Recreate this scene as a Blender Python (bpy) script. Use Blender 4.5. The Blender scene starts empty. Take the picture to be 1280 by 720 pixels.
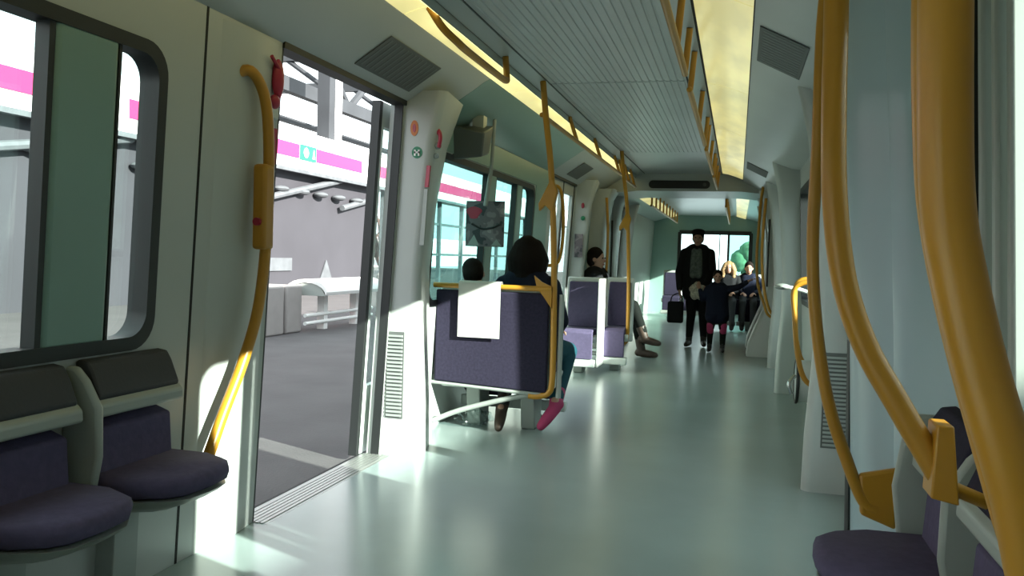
import bpy, bmesh, math, random
from mathutils import Vector, Matrix
random.seed(4)
S = bpy.context.scene
COL = S.collection
V = Vector

# ------------------------------------------------------------------ camera
F = 1060.0
cam_d = bpy.data.cameras.new('camera'); cam = bpy.data.objects.new('camera', cam_d); COL.objects.link(cam)
cam_d.sensor_width = 36.0; cam_d.lens = F/1280*36.0; cam_d.clip_start = 0.05; cam_d.clip_end = 500
Rr = V((0.966, 0.257, 0.030)).normalized()
Fw = V((-0.2562, 0.9659, -0.0380)); Fw = (Fw - Rr*Fw.dot(Rr)).normalized()
Up = Rr.cross(Fw)
m = Matrix((Rr, Up, -Fw)).transposed().to_4x4(); m.translation = V((0, 0, 1.195))
cam.matrix_world = m
S.camera = cam

# ------------------------------------------------------------------ world, sun, exposure
S.view_settings.view_transform = 'Standard'; S.view_settings.look = 'None'
S.view_settings.gamma = 1; S.view_settings.use_curve_mapping = False
S.view_settings.exposure = 0.12
w = bpy.data.worlds.new('sky'); S.world = w; w.use_nodes = True
nt = w.node_tree; nt.nodes.clear()
bg = nt.nodes.new('ShaderNodeBackground'); out = nt.nodes.new('ShaderNodeOutputWorld')
bg.inputs[0].default_value = (0.86, 0.96, 1.0, 1); bg.inputs[1].default_value = 2.6
nt.links.new(bg.outputs[0], out.inputs[0])
SUN_DIR = V((-1.0, 0.45, -0.43)).normalized()
sd = bpy.data.lights.new('sun', 'SUN'); sd.energy = 24.0; sd.angle = math.radians(0.6); sd.color = (1.0, 0.95, 0.86)
so = bpy.data.objects.new('sun', sd); COL.objects.link(so); so.location = (6, -3, 8)
so.rotation_euler = SUN_DIR.to_track_quat('-Z', 'Y').to_euler()

# ------------------------------------------------------------------ materials
M = {}
def mat(name, col, rough=0.5, metal=0.0, var=0.0, scale=6.0, spec=0.5, emit=None, estr=0.0, bump=0.0, bscale=80):
    mm = bpy.data.materials.new(name); mm.use_nodes = True; n = mm.node_tree; b = n.nodes['Principled BSDF']
    b.inputs['Roughness'].default_value = rough; b.inputs['Metallic'].default_value = metal
    b.inputs['Specular IOR Level'].default_value = spec
    if var > 0:
        tc = n.nodes.new('ShaderNodeTexCoord'); nz = n.nodes.new('ShaderNodeTexNoise'); nz.inputs['Scale'].default_value = scale
        nz.inputs['Detail'].default_value = 5
        rp = n.nodes.new('ShaderNodeValToRGB')
        rp.color_ramp.elements[0].color = (*[c*(1-var) for c in col], 1); rp.color_ramp.elements[1].color = (*[min(1, c*(1+var)) for c in col], 1)
        rp.color_ramp.elements[0].position = 0.3; rp.color_ramp.elements[1].position = 0.7
        n.links.new(tc.outputs['Object'], nz.inputs['Vector']); n.links.new(nz.outputs['Fac'], rp.inputs[0]); n.links.new(rp.outputs[0], b.inputs['Base Color'])
    else:
        b.inputs['Base Color'].default_value = (*col, 1)
    if bump > 0:
        tc = n.nodes.new('ShaderNodeTexCoord'); nz = n.nodes.new('ShaderNodeTexNoise'); nz.inputs['Scale'].default_value = bscale
        bp = n.nodes.new('ShaderNodeBump'); bp.inputs['Strength'].default_value = bump; bp.inputs['Distance'].default_value = 0.01
        n.links.new(tc.outputs['Object'], nz.inputs['Vector']); n.links.new(nz.outputs['Fac'], bp.inputs['Height']); n.links.new(bp.outputs[0], b.inputs['Normal'])
    if emit:
        b.inputs['Emission Color'].default_value = (*emit, 1); b.inputs['Emission Strength'].default_value = estr
    M[name] = mm; return mm
mat('panel', (0.42, 0.445, 0.43), 0.35, var=0.03, scale=2)
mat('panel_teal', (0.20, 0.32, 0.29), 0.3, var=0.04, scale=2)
mat('ceiling_rib', (0.46, 0.49, 0.49), 0.35, var=0.06, scale=1.5)
mat('ceiling_strip', (0.38, 0.43, 0.42), 0.3)
mat('floor', (0.245, 0.305, 0.30), 0.24, var=0.07, scale=1.3, bump=0.02, bscale=8)
mat('metal_strip', (0.30, 0.31, 0.30), 0.4, metal=0.6)
mat('yellow', (0.45, 0.215, 0.018), 0.36, var=0.04, scale=10)
mat('rubber', (0.012, 0.014, 0.014), 0.5)
mat('dark_gap', (0.01, 0.011, 0.011), 0.8)
mat('navy', (0.022, 0.019, 0.038), 0.9, spec=0.2, var=0.2, scale=60, bump=0.1)
mat('purple', (0.075, 0.060, 0.125), 0.85, var=0.12, scale=40, bump=0.1)
mat('seat_grey', (0.30, 0.33, 0.31), 0.35)
mat('white_shell', (0.55, 0.60, 0.58), 0.3)
mat('headpad', (0.028, 0.028, 0.033), 0.6, bump=0.1)
mat('slat_grey', (0.13, 0.145, 0.14), 0.5)
mat('panel_blue', (0.36, 0.48, 0.54), 0.3)
mat('grille', (0.12, 0.13, 0.125), 0.6, metal=0.3)
mat('red', (0.34, 0.012, 0.04), 0.35)
mat('orange', (0.55, 0.16, 0.03), 0.5)
mat('green', (0.012, 0.19, 0.09), 0.5)
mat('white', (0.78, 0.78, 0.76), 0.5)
mat('paper', (0.62, 0.62, 0.60), 0.7)
mat('pinkred', (0.42, 0.022, 0.10), 0.5)
mat('fascia_white', (0.80, 0.80, 0.80), 0.5)
mat('facade_shade', (0.034, 0.034, 0.042), 0.7, var=0.12, scale=0.6)  # near-black base colour puts shade on the paler station wall
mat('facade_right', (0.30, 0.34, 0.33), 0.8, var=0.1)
mat('truss_steel', (0.028, 0.031, 0.036), 0.6, var=0.2, scale=1)
mat('bark', (0.10, 0.055, 0.045), 0.9, var=0.4, scale=8)
mat('steel', (0.09, 0.10, 0.11), 0.6, var=0.2, scale=3)
mat('concrete', (0.42, 0.40, 0.36), 0.85, var=0.15, scale=4, bump=0.3)
mat('asphalt', (0.068, 0.064, 0.066), 0.9, var=0.16, scale=1.6, bump=0.3, bscale=60)
mat('gravel', (0.25, 0.26, 0.24), 0.9, var=0.3, scale=5)
mat('hedge', (0.08, 0.16, 0.09), 0.9, var=0.5, scale=6, bump=0.6)
mat('block', (0.28, 0.26, 0.25), 0.8, var=0.05)
mat('skin', (0.42, 0.24, 0.17), 0.5)
mat('hair_dark', (0.012, 0.008, 0.007), 0.8, spec=0.12, bump=0.5, bscale=120)
mat('hair_blond', (0.28, 0.17, 0.08), 0.6, bump=0.4, bscale=120)
mat('coat_black', (0.012, 0.013, 0.015), 0.75, bump=0.2, spec=0.12)
mat('coat_navy', (0.010, 0.013, 0.028), 0.75, bump=0.2, spec=0.12)
mat('scarf', (0.10, 0.12, 0.11), 0.9, var=0.4, scale=30)
mat('jeans', (0.012, 0.055, 0.075), 0.8, spec=0.12)
mat('trousers_grey', (0.05, 0.055, 0.06), 0.85, spec=0.12)
mat('trousers_dark', (0.007, 0.009, 0.008), 0.85, spec=0.12)
mat('boots_brown', (0.055, 0.035, 0.025), 0.5)
mat('boots_black', (0.012, 0.012, 0.012), 0.5)
mat('magenta', (0.36, 0.03, 0.11), 0.7)
mat('cream', (0.45, 0.42, 0.34), 0.7, var=0.5, scale=40)
mat('eye', (0.02, 0.02, 0.02), 0.2)
mat('lip', (0.30, 0.10, 0.09), 0.5)
mat('screen', (0.075, 0.085, 0.08), 0.35)
mat('chrome', (0.5, 0.52, 0.52), 0.2, metal=1.0)

def glass(name, tint, rough=0.01):
    mm = bpy.data.materials.new(name); mm.use_nodes = True; n = mm.node_tree; n.nodes.clear()
    o = n.nodes.new('ShaderNodeOutputMaterial'); mx = n.nodes.new('ShaderNodeMixShader'); t = n.nodes.new('ShaderNodeBsdfTransparent')
    g = n.nodes.new('ShaderNodeBsdfGlossy'); fr = n.nodes.new('ShaderNodeFresnel'); fr.inputs[0].default_value = 1.5
    t.inputs[0].default_value = (*tint, 1); g.inputs['Roughness'].default_value = rough; g.inputs[0].default_value = (0.9, 0.95, 0.95, 1)
    ge = n.nodes.new('ShaderNodeNewGeometry'); mr = n.nodes.new('ShaderNodeMapRange'); mr.inputs[3].default_value = 1.5; mr.inputs[4].default_value = 1/1.5
    n.links.new(ge.outputs['Backfacing'], mr.inputs[0]); n.links.new(mr.outputs[0], fr.inputs[0]); n.links.new(fr.outputs[0], mx.inputs[0]); n.links.new(t.outputs[0], mx.inputs[1]); n.links.new(g.outputs[0], mx.inputs[2]); n.links.new(mx.outputs[0], o.inputs[0])
    M[name] = mm
glass('glass', (0.90, 0.97, 0.95)); glass('glass_teal', (0.58, 0.82, 0.78)); glass('plastic_clear', (0.85, 0.9, 0.9), 0.15)

def light_mat(name, col, lo, hi):
    mm = bpy.data.materials.new(name); mm.use_nodes = True; n = mm.node_tree; b = n.nodes['Principled BSDF']
    b.inputs['Base Color'].default_value = (0.62, 0.60, 0.42, 1); b.inputs['Roughness'].default_value = 0.25
    b.inputs['Emission Color'].default_value = (*col, 1)
    tc = n.nodes.new('ShaderNodeTexCoord'); mp = n.nodes.new('ShaderNodeMapping'); mp.inputs['Scale'].default_value = (3, 0.9, 3)
    nz = n.nodes.new('ShaderNodeTexNoise'); nz.inputs['Scale'].default_value = 1.6; nz.inputs['Detail'].default_value = 3
    mr = n.nodes.new('ShaderNodeMapRange'); mr.inputs[1].default_value = 0.35; mr.inputs[2].default_value = 0.65; mr.inputs[3].default_value = lo; mr.inputs[4].default_value = hi
    n.links.new(tc.outputs['Object'], mp.inputs[0]); n.links.new(mp.outputs[0], nz.inputs['Vector']); n.links.new(nz.outputs['Fac'], mr.inputs[0]); n.links.new(mr.outputs[0], b.inputs['Emission Strength'])
    M[name] = mm
light_mat('diffuser', (1.0, 0.88, 0.34), 0.40, 0.60)
light_mat('diffuser_bright', (1.0, 0.88, 0.34), 0.6, 0.95)
light_mat('lamp_tube', (1.0, 0.86, 0.36), 2.2, 3.0)

def poster_mat():
    mm = bpy.data.materials.new('poster_print'); mm.use_nodes = True; n = mm.node_tree; b = n.nodes['Principled BSDF']; b.inputs['Roughness'].default_value = 0.4
    tc = n.nodes.new('ShaderNodeTexCoord'); nz = n.nodes.new('ShaderNodeTexNoise'); nz.inputs['Scale'].default_value = 9; nz.inputs['Detail'].default_value = 2
    rp = n.nodes.new('ShaderNodeValToRGB'); cr = rp.color_ramp; cr.interpolation = 'CONSTANT'
    cr.elements[0].color = (0.03, 0.03, 0.035, 1); cr.elements[1].position = 0.45; cr.elements[1].color = (0.12, 0.10, 0.11, 1)
    e = cr.elements.new(0.56); e.color = (0.20, 0.17, 0.18, 1); e = cr.elements.new(0.65); e.color = (0.30, 0.26, 0.26, 1)
    n.links.new(tc.outputs['Object'], nz.inputs['Vector']); n.links.new(nz.outputs['Fac'], rp.inputs[0]); n.links.new(rp.outputs[0], b.inputs['Base Color']); M['poster_print'] = mm
poster_mat()

# ------------------------------------------------------------------ mesh helpers
def B(): return bmesh.new()
def hexa(bm, p):
    v = [bm.verts.new(q) for q in p]
    for f in ((0, 3, 2, 1), (4, 5, 6, 7), (0, 1, 5, 4), (1, 2, 6, 5), (2, 3, 7, 6), (3, 0, 4, 7)): bm.faces.new([v[i] for i in f])
def box(bm, x0, x1, y0, y1, z0, z1):
    hexa(bm, [(x0, y0, z0), (x1, y0, z0), (x1, y1, z0), (x0, y1, z0), (x0, y0, z1), (x1, y0, z1), (x1, y1, z1), (x0, y1, z1)])
def prism(bm, poly, d):          # poly: list of 3-D points, d: extrusion vector
    a = [bm.verts.new(p) for p in poly]; b = [bm.verts.new(V(p)+V(d)) for p in poly]; n = len(poly)
    bm.faces.new(a[::-1]); bm.faces.new(b)
    for i in range(n): bm.faces.new((a[i], a[(i+1) % n], b[(i+1) % n], b[i]))
def sheet(bm, prof, y0, y1, th=0.02):   # open profile [(x,z)] extruded along Y with thickness upwards
    n = len(prof); pts = list(prof)+[(x, z+th) for x, z in reversed(prof)]
    prism(bm, [(x, y0, z) for x, z in pts], (0, y1-y0, 0))
def catmull(pts, n=6):
    P = [V(p) for p in pts]; P = [P[0]*2-P[1]]+P+[P[-1]*2-P[-2]]; o = []
    for i in range(1, len(P)-2):
        a, b, c, d = P[i-1:i+3]
        for k in range(n):
            t = k/n; o.append(0.5*((2*b)+(c-a)*t+(2*a-5*b+4*c-d)*t*t+(3*b-a-3*c+d)*t*t*t))
    o.append(P[-2]); return o
def tube(bm, pts, r, seg=14, flat=1.0, flatdir=None):
    P = [V(p) for p in pts]; n = len(P); R_ = r if isinstance(r, (list, tuple)) else [r]*n
    rings = []; prev = None
    for i, p in enumerate(P):
        t = (P[min(i+1, n-1)]-P[max(i-1, 0)]).normalized()
        if prev is None:
            a = V((0, 0, 1)) if abs(t.z) < 0.9 else V((0, 1, 0)); u = t.cross(a).normalized()
        else: u = (prev-t*prev.dot(t)).normalized()
        prev = u; v = t.cross(u)
        rings.append([bm.verts.new(p+(u*math.cos(q)+v*math.sin(q)*flat)*R_[i]) for q in [2*math.pi*k/seg for k in range(seg)]])
    for a, b in zip(rings, rings[1:]):
        for k in range(seg): bm.faces.new((a[k], a[(k+1) % seg], b[(k+1) % seg], b[k]))
    bm.faces.new(rings[0][::-1]); bm.faces.new(rings[-1])
def curve(bm, pts, r, n=6, seg=14): tube(bm, catmull(pts, n), r, seg)
def ball(bm, c, r, sub=3, rot=None):
    r = (r, r, r) if not isinstance(r, (tuple, list)) else r
    mt = Matrix.Translation(V(c)) @ (rot.to_4x4() if rot else Matrix()) @ Matrix.Diagonal((*r, 1))
    bmesh.ops.create_icosphere(bm, subdivisions=sub, radius=1, matrix=mt)
def cap(bm, p, q, r0, r1):       # tapered limb piece with round ends
    tube(bm, [V(p), V(q)], [r0, r1], 14); ball(bm, p, r0*0.995, 2); ball(bm, q, r1*0.995, 2)
def loft(bm, rings, closed=True):
    R_ = [[bm.verts.new(p) for p in r] for r in rings]; n = len(R_[0])
    for a, b in zip(R_, R_[1:]):
        for k in range(n if closed else n-1): bm.faces.new((a[k], a[(k+1) % n], b[(k+1) % n], b[k]))
    if closed: bm.faces.new(R_[0][::-1]); bm.faces.new(R_[-1])
def obj(name, bm, m, parent=None, bevel=0.0, remesh=0.0, ang=38, solid=0.0):
    bmesh.ops.recalc_face_normals(bm, faces=bm.faces)
    me = bpy.data.meshes.new(name)
    for f in bm.faces: f.smooth = True
    for e in bm.edges:
        e.smooth = not (len(e.link_faces) != 2 or e.calc_face_angle(0) > math.radians(ang))
    bm.to_mesh(me); bm.free()
    me.materials.append(M[m]); o = bpy.data.objects.new(name, me); COL.objects.link(o)
    if remesh:
        r = o.modifiers.new('r', 'REMESH'); r.mode = 'VOXEL'; r.voxel_size = remesh; r.use_smooth_shade = True
        s = o.modifiers.new('s', 'SMOOTH'); s.iterations = 3; s.factor = 0.5
    if bevel:
        b = o.modifiers.new('b', 'BEVEL'); b.width = bevel; b.segments = 3; b.limit_method = 'ANGLE'; b.angle_limit = math.radians(38)
    if parent is not None:
        o.parent = parent; o.location = -V(parent.location) if not parent.parent else (0, 0, 0)
    return o
def thing(name, loc, label, cat, group=None):
    o = bpy.data.objects.new(name, None); COL.objects.link(o); o.location = loc; o.empty_display_size = 0.1
    o['label'] = label; o['category'] = cat
    if group: o['group'] = group
    return o
def tag(o, label, cat, group=None, kind=None):
    o['label'] = label; o['category'] = cat
    if group: o['group'] = group
    if kind: o['kind'] = kind
    return o
def struct(name, bm, m, label=None, **k):
    o = obj(name, bm, m, **k); o['kind'] = 'structure'
    o['label'] = label or name; o['category'] = name.split('_')[0]
    return o
def sub(o_parent, name, bm, m, label=None, **k):   # a part of a thing that is one mesh at the origin
    o = obj(name, bm, m, **k); o.parent = o_parent
    if label: o['label'] = label
    return o
def part(root, name, bm, m, label=None, **k):
    o = obj(name, bm, m, **k); o.parent = root; o.location = (0, 0, 0)
    o.matrix_parent_inverse = Matrix.Translation(-V(root.location)) if root.type == 'EMPTY' else Matrix()
    if label: o['label'] = label
    return o
def copy_tree(o, off, label, parent=None):
    c = o.copy(); COL.objects.link(c)
    if parent is None: c.location = V(o.location)+V(off); c['label'] = label
    else: c.parent = parent
    for ch in [q for q in bpy.data.objects if q.parent == o]: copy_tree(ch, off, None, c)
    return c

# ------------------------------------------------------------------ tram body dimensions
XC = -0.69
def XL(z): return -2.0+0.05*z
def XR(z): return 0.62-0.05*z
Y0, Y1 = -4.0, 20.0
def panel(bm, side, y0, y1, z0, z1, th=0.08, off=0.0):
    X = XL if side < 0 else XR; s = side
    a0, a1 = X(z0)+s*off, X(z1)+s*off
    hexa(bm, [(a0, y0, z0), (a0+s*th, y0, z0), (a0+s*th, y1, z0), (a0, y1, z0), (a1, y0, z1), (a1+s*th, y0, z1), (a1+s*th, y1, z1), (a1, y1, z1)])
def rrect(y0, y1, z0, z1, r, n=7):
    o = []
    for cy, cz, a0 in ((y1-r, z0+r, -90), (y1-r, z1-r, 0), (y0+r, z1-r, 90), (y0+r, z0+r, 180)):
        for k in range(n+1):
            a = math.radians(a0+90*k/n); o.append((cy+r*math.cos(a), cz+r*math.sin(a)))
    return o
def corner_fill(bm, side, y0, y1, z0, z1, r, th=0.08):
    X = XL if side < 0 else XR
    for cy, cz, sy, sz in ((y0, z0, 1, 1), (y1, z0, -1, 1), (y1, z1, -1, -1), (y0, z1, 1, -1)):
        pts = [(cy, cz)]
        for k in range(8):
            a = math.pi/2*k/7; pts.append((cy+sy*(r-r*math.sin(a)), cz+sz*(r-r*math.cos(a))))
        prism(bm, [(X(z), y, z) for y, z in pts], (side*th, 0, 0))
def gasket(bm, side, y0, y1, z0, z1, r=0.11, w_=0.045, dep=0.07):
    X = XL if side < 0 else XR; s = side
    o_ = rrect(y0, y1, z0, z1, r); i_ = rrect(y0+w_, y1-w_, z0+w_, z1-w_, max(r-w_*0.6, 0.03))
    n = len(o_); A = [bm.verts.new((X(z)-s*0.008, y, z)) for y, z in o_]; Bv = [bm.verts.new((X(z)-s*0.008, y, z)) for y, z in i_]
    C_ = [bm.verts.new((X(z)+s*dep, y, z)) for y, z in i_]; D = [bm.verts.new((X(z)+s*dep, y, z)) for y, z in o_]
    for k in range(n):
        j = (k+1) % n
        bm.faces.new((A[k], A[j], Bv[j], Bv[k])); bm.faces.new((Bv[k], Bv[j], C_[j], C_[k])); bm.faces.new((C_[k], C_[j], D[j], D[k])); bm.faces.new((D[k], D[j], A[j], A[k]))
def pane(bm, side, y0, y1, z0, z1, off=0.045, th=0.008):
    panel(bm, side, y0, y1, z0, z1, th, off)

DOORS = [(3.25, 4.60), (8.75, 10.05), (13.2, 14.5)]
DOORS_R = [(2.98, 4.60), (8.75, 10.05), (13.2, 14.5)]
WL = [(-3.4, -0.9, []), (-0.6, 2.52, [(2.03, 2.29)]), (5.19, 7.96, [(6.42, 6.62), (7.30, 7.48)]), (10.5, 11.0, [])]
WR = [(-3.4, -0.9, []), (1.62, 2.25, []), (5.3, 8.1, [(6.6, 6.7)]), (14.9, 19.0, [(16.6, 16.7)])]
ZS, ZT, ZH = 0.84, 1.87, 2.07
def build_wall(side, wins, doors):
    bm = B(); spans = sorted([(a, b, 'w') for a, b, _ in wins]+[(a, b, 'd') for a, b in doors]); y = Y0
    for a, b, k in spans:
        panel(bm, side, y, a, -0.02, ZH)
        if k == 'w':
            panel(bm, side, a, b, -0.02, ZS); panel(bm, side, a, b, ZT, ZH); corner_fill(bm, side, a, b, ZS, ZT, 0.11)
        y = b
    panel(bm, side, y, Y1, -0.02, ZH)
    panel(bm, side, Y0, Y1, ZH, 2.5, 0.06, 0.02)
    return bm
struct('wall_left', build_wall(-1, WL, DOORS), 'panel', 'pale grey green wall of the tram on the open door side')
struct('wall_right', build_wall(1, WR, DOORS_R), 'panel', 'pale grey green wall of the tram on the closed door side')
n = 0
for side, wins in ((-1, WL), (1, WR)):
    for i, (a, b, divs) in enumerate(wins):
        n += 1
        bm = B(); gasket(bm, side, a, b, ZS, ZT)
        fr = struct('window_%d' % n, bm, 'rubber', 'black rubber framed tram window')
        bm = B(); pane(bm, side, a+0.03, b-0.03, ZS+0.03, ZT-0.03)
        sub(fr, 'glass_pane', bm, 'glass' if (side > 0 or i < 2) else 'glass_teal')
        for d0, d1 in divs:
            bm = B(); panel(bm, side, d0, d1, ZS+0.03, ZT-0.03, 0.05, -0.005 if side < 0 else 0.0)
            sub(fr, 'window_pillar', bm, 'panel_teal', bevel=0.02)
            for e0, e1 in ((d0-0.022, d0), (d1, d1+0.012)):
                bm = B(); panel(bm, side, e0, e1, ZS+0.03, ZT-0.03, 0.05, 0.0); sub(fr, 'pillar_gasket', bm, 'rubber')
# seams on the near left door panel
bm = B()
for y in (2.72,): panel(bm, -1, y, y+0.012, 0.0, ZH, 0.004, -0.002)
struct('trim_1', bm, 'dark_gap', 'thin seam in the wall panel beside the first window')
bm = B(); 
panel(bm, 1, 2.60, 2.612, 0.0, ZH, 0.004, -0.002)
struct('trim_2', bm, 'dark_gap', 'thin seams in the right wall panel')
# near side door panel moulding (soft fold), left and right
for side, y, nm in ((-1, 2.92, 'trim_3'),):
    X = XL if side < 0 else XR; bm = B(); rings = []
    for z in [0, 0.4, 0.8, 1.2, 1.6, 2.05]:
        q = 0.022+0.01*math.sin(z*1.5)
        rings.append([(X(z), y-0.10, z)]+[(X(z)-side*q*math.sin(t*math.pi/8), y-0.10+0.40*t/8, z) for t in range(1, 8)]+[(X(z), y+0.30, z), (X(z)+side*0.02, y+0.30, z), (X(z)+side*0.02, y-0.1, z)])
    loft(bm, rings); struct(nm, bm, 'panel', 'softly curved cover beside the first doorway', ang=60)
bm = B(); rings = []
for z, k in ((0, 1.0), (0.5, 0.97), (1.0, 0.96), (1.5, 1.0), (2.05, 1.12)):
    pr = [(0.0, 2.46), (0.03*k, 2.52), (0.085*k, 2.58), (0.125*k, 2.66), (0.128*k, 2.672), (0.118*k, 2.682), (0.16*k, 2.75), (0.195*k, 2.82), (0.213*k, 2.88), (0.22*k, 2.93), (0.20*k, 2.965), (0.15*k, 2.975), (0.0, 2.98)]
    rings.append([(XR(z)-q, y, z) for q, y in pr])
loft(bm, rings); struct('trim_4', bm, 'panel_blue', 'curved pale panel between the right seats and the closed door', ang=50)
bm = B(); hexa(bm, [(0.395, 2.965, 0.0), (0.58, 2.985, 0.0), (0.58, 3.0, 0.0), (0.385, 2.99, 0.0), (0.365, 2.965, 0.95), (0.55, 2.985, 0.95), (0.55, 3.0, 0.95), (0.36, 2.99, 0.95)]); struct('trim_32', bm, 'rubber', 'black rubber edge of the curved panel by the closed door')
# ribbed frame on the right window edge nearest the camera
bm = B()
for k in range(5):
    y = 1.95+k*0.052; panel(bm, 1, y, y+0.037, 0.80, 1.95, 0.05, -0.03 if k % 2 else -0.015)
struct('trim_5', bm, 'seat_grey', 'grey ribbed upright frame at the right window edge', bevel=0.008)
bm = B(); panel(bm, 1, 2.215, 2.275, 0.02, 1.95, 0.03, -0.028); struct('trim_6', bm, 'rubber', 'black rubber strip on the right wall by the window')

# floor
bm = B(); box(bm, -2.0, 0.62, Y0, Y1, -0.12, 0.0); struct('floor', bm, 'floor', 'glossy grey green tram floor')
bm = B()
for k in range(6): box(bm, -2.085+k*0.024, -2.067+k*0.024, 3.25, 4.60, -0.03, 0.004)
box(bm, -2.1, -1.93, 3.25, 4.6, -0.05, 0.0005)
struct('trim_7', bm, 'metal_strip', 'grooved metal sill of the open doorway')
bm = B(); box(bm, -1.98, -1.75, -0.9, 2.56, 0.0, 0.012)
for k in range(44): box(bm, -1.80, -1.752, 1.0+k*0.035, 1.018+k*0.035, 0.012, 0.018)
struct('trim_8', bm, 'grille', 'dark ribbed floor strip under the side seats')

# ceiling
bm = B(); xs = []
nr = 20; x0, x1 = -1.245, -0.36; d = (x1-x0)/nr
for (ya, yb) in ((Y0, 1.4), (1.41, 5.55), (5.57, 9.2)):
    prof = []
    for k in range(nr):
        x = x0+k*d; prof += [(x, 2.345), (x+d*0.62, 2.345), (x+d*0.70, 2.351), (x+d*0.92, 2.351)]
    prof.append((x1, 2.345))
    pts = prof+[(x1, 2.40), (x0, 2.40)]
    prism(bm, [(x, ya, z) for x, z in pts], (0, yb-ya, 0))
sheet(bm, [(x0, 2.35), (x1, 2.35)], 9.22, 11.5, 0.05)
struct('ceiling', bm, 'ceiling_rib', 'ribbed grey ceiling panels along the middle of the tram', ang=20)
bm = B()
for a, b in (((-1.36, 2.333), (-1.258, 2.345)), ((-0.347, 2.345), (-0.245, 2.333))): sheet(bm, [a, b], Y0, 11.5, 0.02)
box(bm, -1.370, -1.366, Y0, 11.5, 2.288, 2.336)
struct('trim_9', bm, 'ceiling_strip', 'smooth strips on both sides of the ribbed ceiling')
bm = B(); sheet(bm, [(-1.262, 2.352), (-1.24, 2.352)], Y0, 11.5, 0.02); sheet(bm, [(-0.365, 2.352), (-0.343, 2.352)], Y0, 11.5, 0.02)
sheet(bm, [(-1.372, 2.338), (-1.355, 2.338)], Y0, 11.5, 0.02); sheet(bm, [(-0.25, 2.338), (-0.233, 2.338)], Y0, 11.5, 0.02)
sheet(bm, [(0.025, 2.256), (0.04, 2.252)], Y0, 11.5, 0.02)
struct('trim_10', bm, 'dark_gap', 'dark seams along the ceiling')
def cove(side):
    pr = [(-1.91, 2.06), (-1.86, 2.085), (-1.74, 2.165), (-1.62, 2.243), (-1.58, 2.272), (-1.537, 2.295)] if side < 0 else [(0.03, 2.25), (0.16, 2.185), (0.30, 2.115), (0.44, 2.06), (0.53, 2.05)]
    return pr
bm = B(); sheet(bm, cove(-1), Y0, 5.12, 0.03); sheet(bm, cove(-1), 8.55, 11.5, 0.03); struct('trim_11', bm, 'panel', 'sloping cove panel above the left windows and doors', ang=50)
bm = B(); sheet(bm, cove(-1), 5.125, 8.545, 0.03); panel(bm, -1, 5.13, 8.54, ZT+0.01, ZH-0.01, 0.006, -0.008); panel(bm, -1, 10.6, 11.15, 0.6, ZH-0.01, 0.006, -0.008)  # added booth linings paint in the light greened by window glass
panel(bm, -1, 7.98, 8.54, 0.5, ZT+0.01, 0.006, -0.008); struct('trim_31', bm, 'panel_teal', 'added linings coloured for teal light by the left window, and a far teal panel')
bm = B(); sheet(bm, cove(1), Y0, 11.5, 0.03); struct('trim_12', bm, 'panel', 'sloping cove panel above the right windows and doors', ang=50)
bm = B(); box(bm, -2.06, 0.66, Y0, Y1, 2.44, 2.5); struct('roof', bm, 'steel', 'outer roof of the tram')
# light panels
for side in (-1, 1):
    y = -3.9; k = 0
    while y < 11.3:
        ye = min(y+1.9, 11.45); bm = B()
        if side < 0: sheet(bm, [(-1.535, 2.296), (-1.455, 2.320), (-1.372, 2.334)], y, ye-0.012, 0.012)
        else: sheet(bm, [(-0.232, 2.334), (-0.16, 2.322), (-0.06, 2.29), (0.024, 2.256)], y, ye-0.012, 0.012)
        o = obj('ceiling_light', bm, 'diffuser' if side > 0 else 'diffuser_bright', ang=60)
        tag(o, 'long yellowish glowing light panel along the %s edge of the ceiling' % ('left' if side < 0 else 'right'), 'ceiling light', 'light panels along the %s edge of the ceiling' % ('left' if side < 0 else 'right'))
        if side < 0:
            bm = B(); box(bm, -1.378, -1.372, y, ye-0.012, 2.292, 2.332); sub(o, 'light_tube', bm, 'lamp_tube')
        y = ye
# speaker grilles in the coves
def slab_on_cove(side, y0, y1, t0, t1):
    a, b = (V((-1.86, 0, 2.085)), V((-1.62, 0, 2.243))) if side < 0 else (V((0.30, 0, 2.115)), V((0.03, 0, 2.25)))
    nrm = V((b.z-a.z, 0, -(b.x-a.x))).normalized()
    if nrm.z > 0: nrm = -nrm
    p = a.lerp(b, t0)+nrm*0.001; q = a.lerp(b, t1)+nrm*0.001
    return p, q, nrm
for side, y0, y1, t0, t1, lab in ((-1, 3.80, 4.50, 0.12, 0.92, 'dark grey square grille in the cove above the open doorway'), (1, 3.90, 4.55, 0.12, 0.9, 'dark grey square grille in the right cove above the closed door'),
                             (-1, 9.1, 9.7, 0.1, 0.9, 'small grey grille above the second left doorway, far off'), (1, 9.1, 9.7, 0.12, 0.9, 'small grey grille above the second right doorway, far off')):
    p, q, nn = slab_on_cove(side, y0, y1, t0, t1); bm = B()
    prism(bm, [(p.x, y0, p.z), (q.x, y0, q.z), (q.x, y1, q.z), (p.x, y1, p.z)], nn*0.006)
    o = obj('ceiling_grille', bm, 'grille', bevel=0.003); tag(o, lab, 'grille')
    if y0 < 5:
        bm = B()
        for k in range(13):
            y = y0+0.04+k*(y1-y0-0.08)/12; a2 = p.lerp(q, 0.08)+nn*0.006; b2 = p.lerp(q, 0.92)+nn*0.006
            prism(bm, [(a2.x, y-0.008, a2.z), (b2.x, y-0.008, b2.z), (b2.x, y+0.008, b2.z), (a2.x, y+0.008, a2.z)], nn*0.0015)
        sub(o, 'slats', bm, 'slat_grey')

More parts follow.
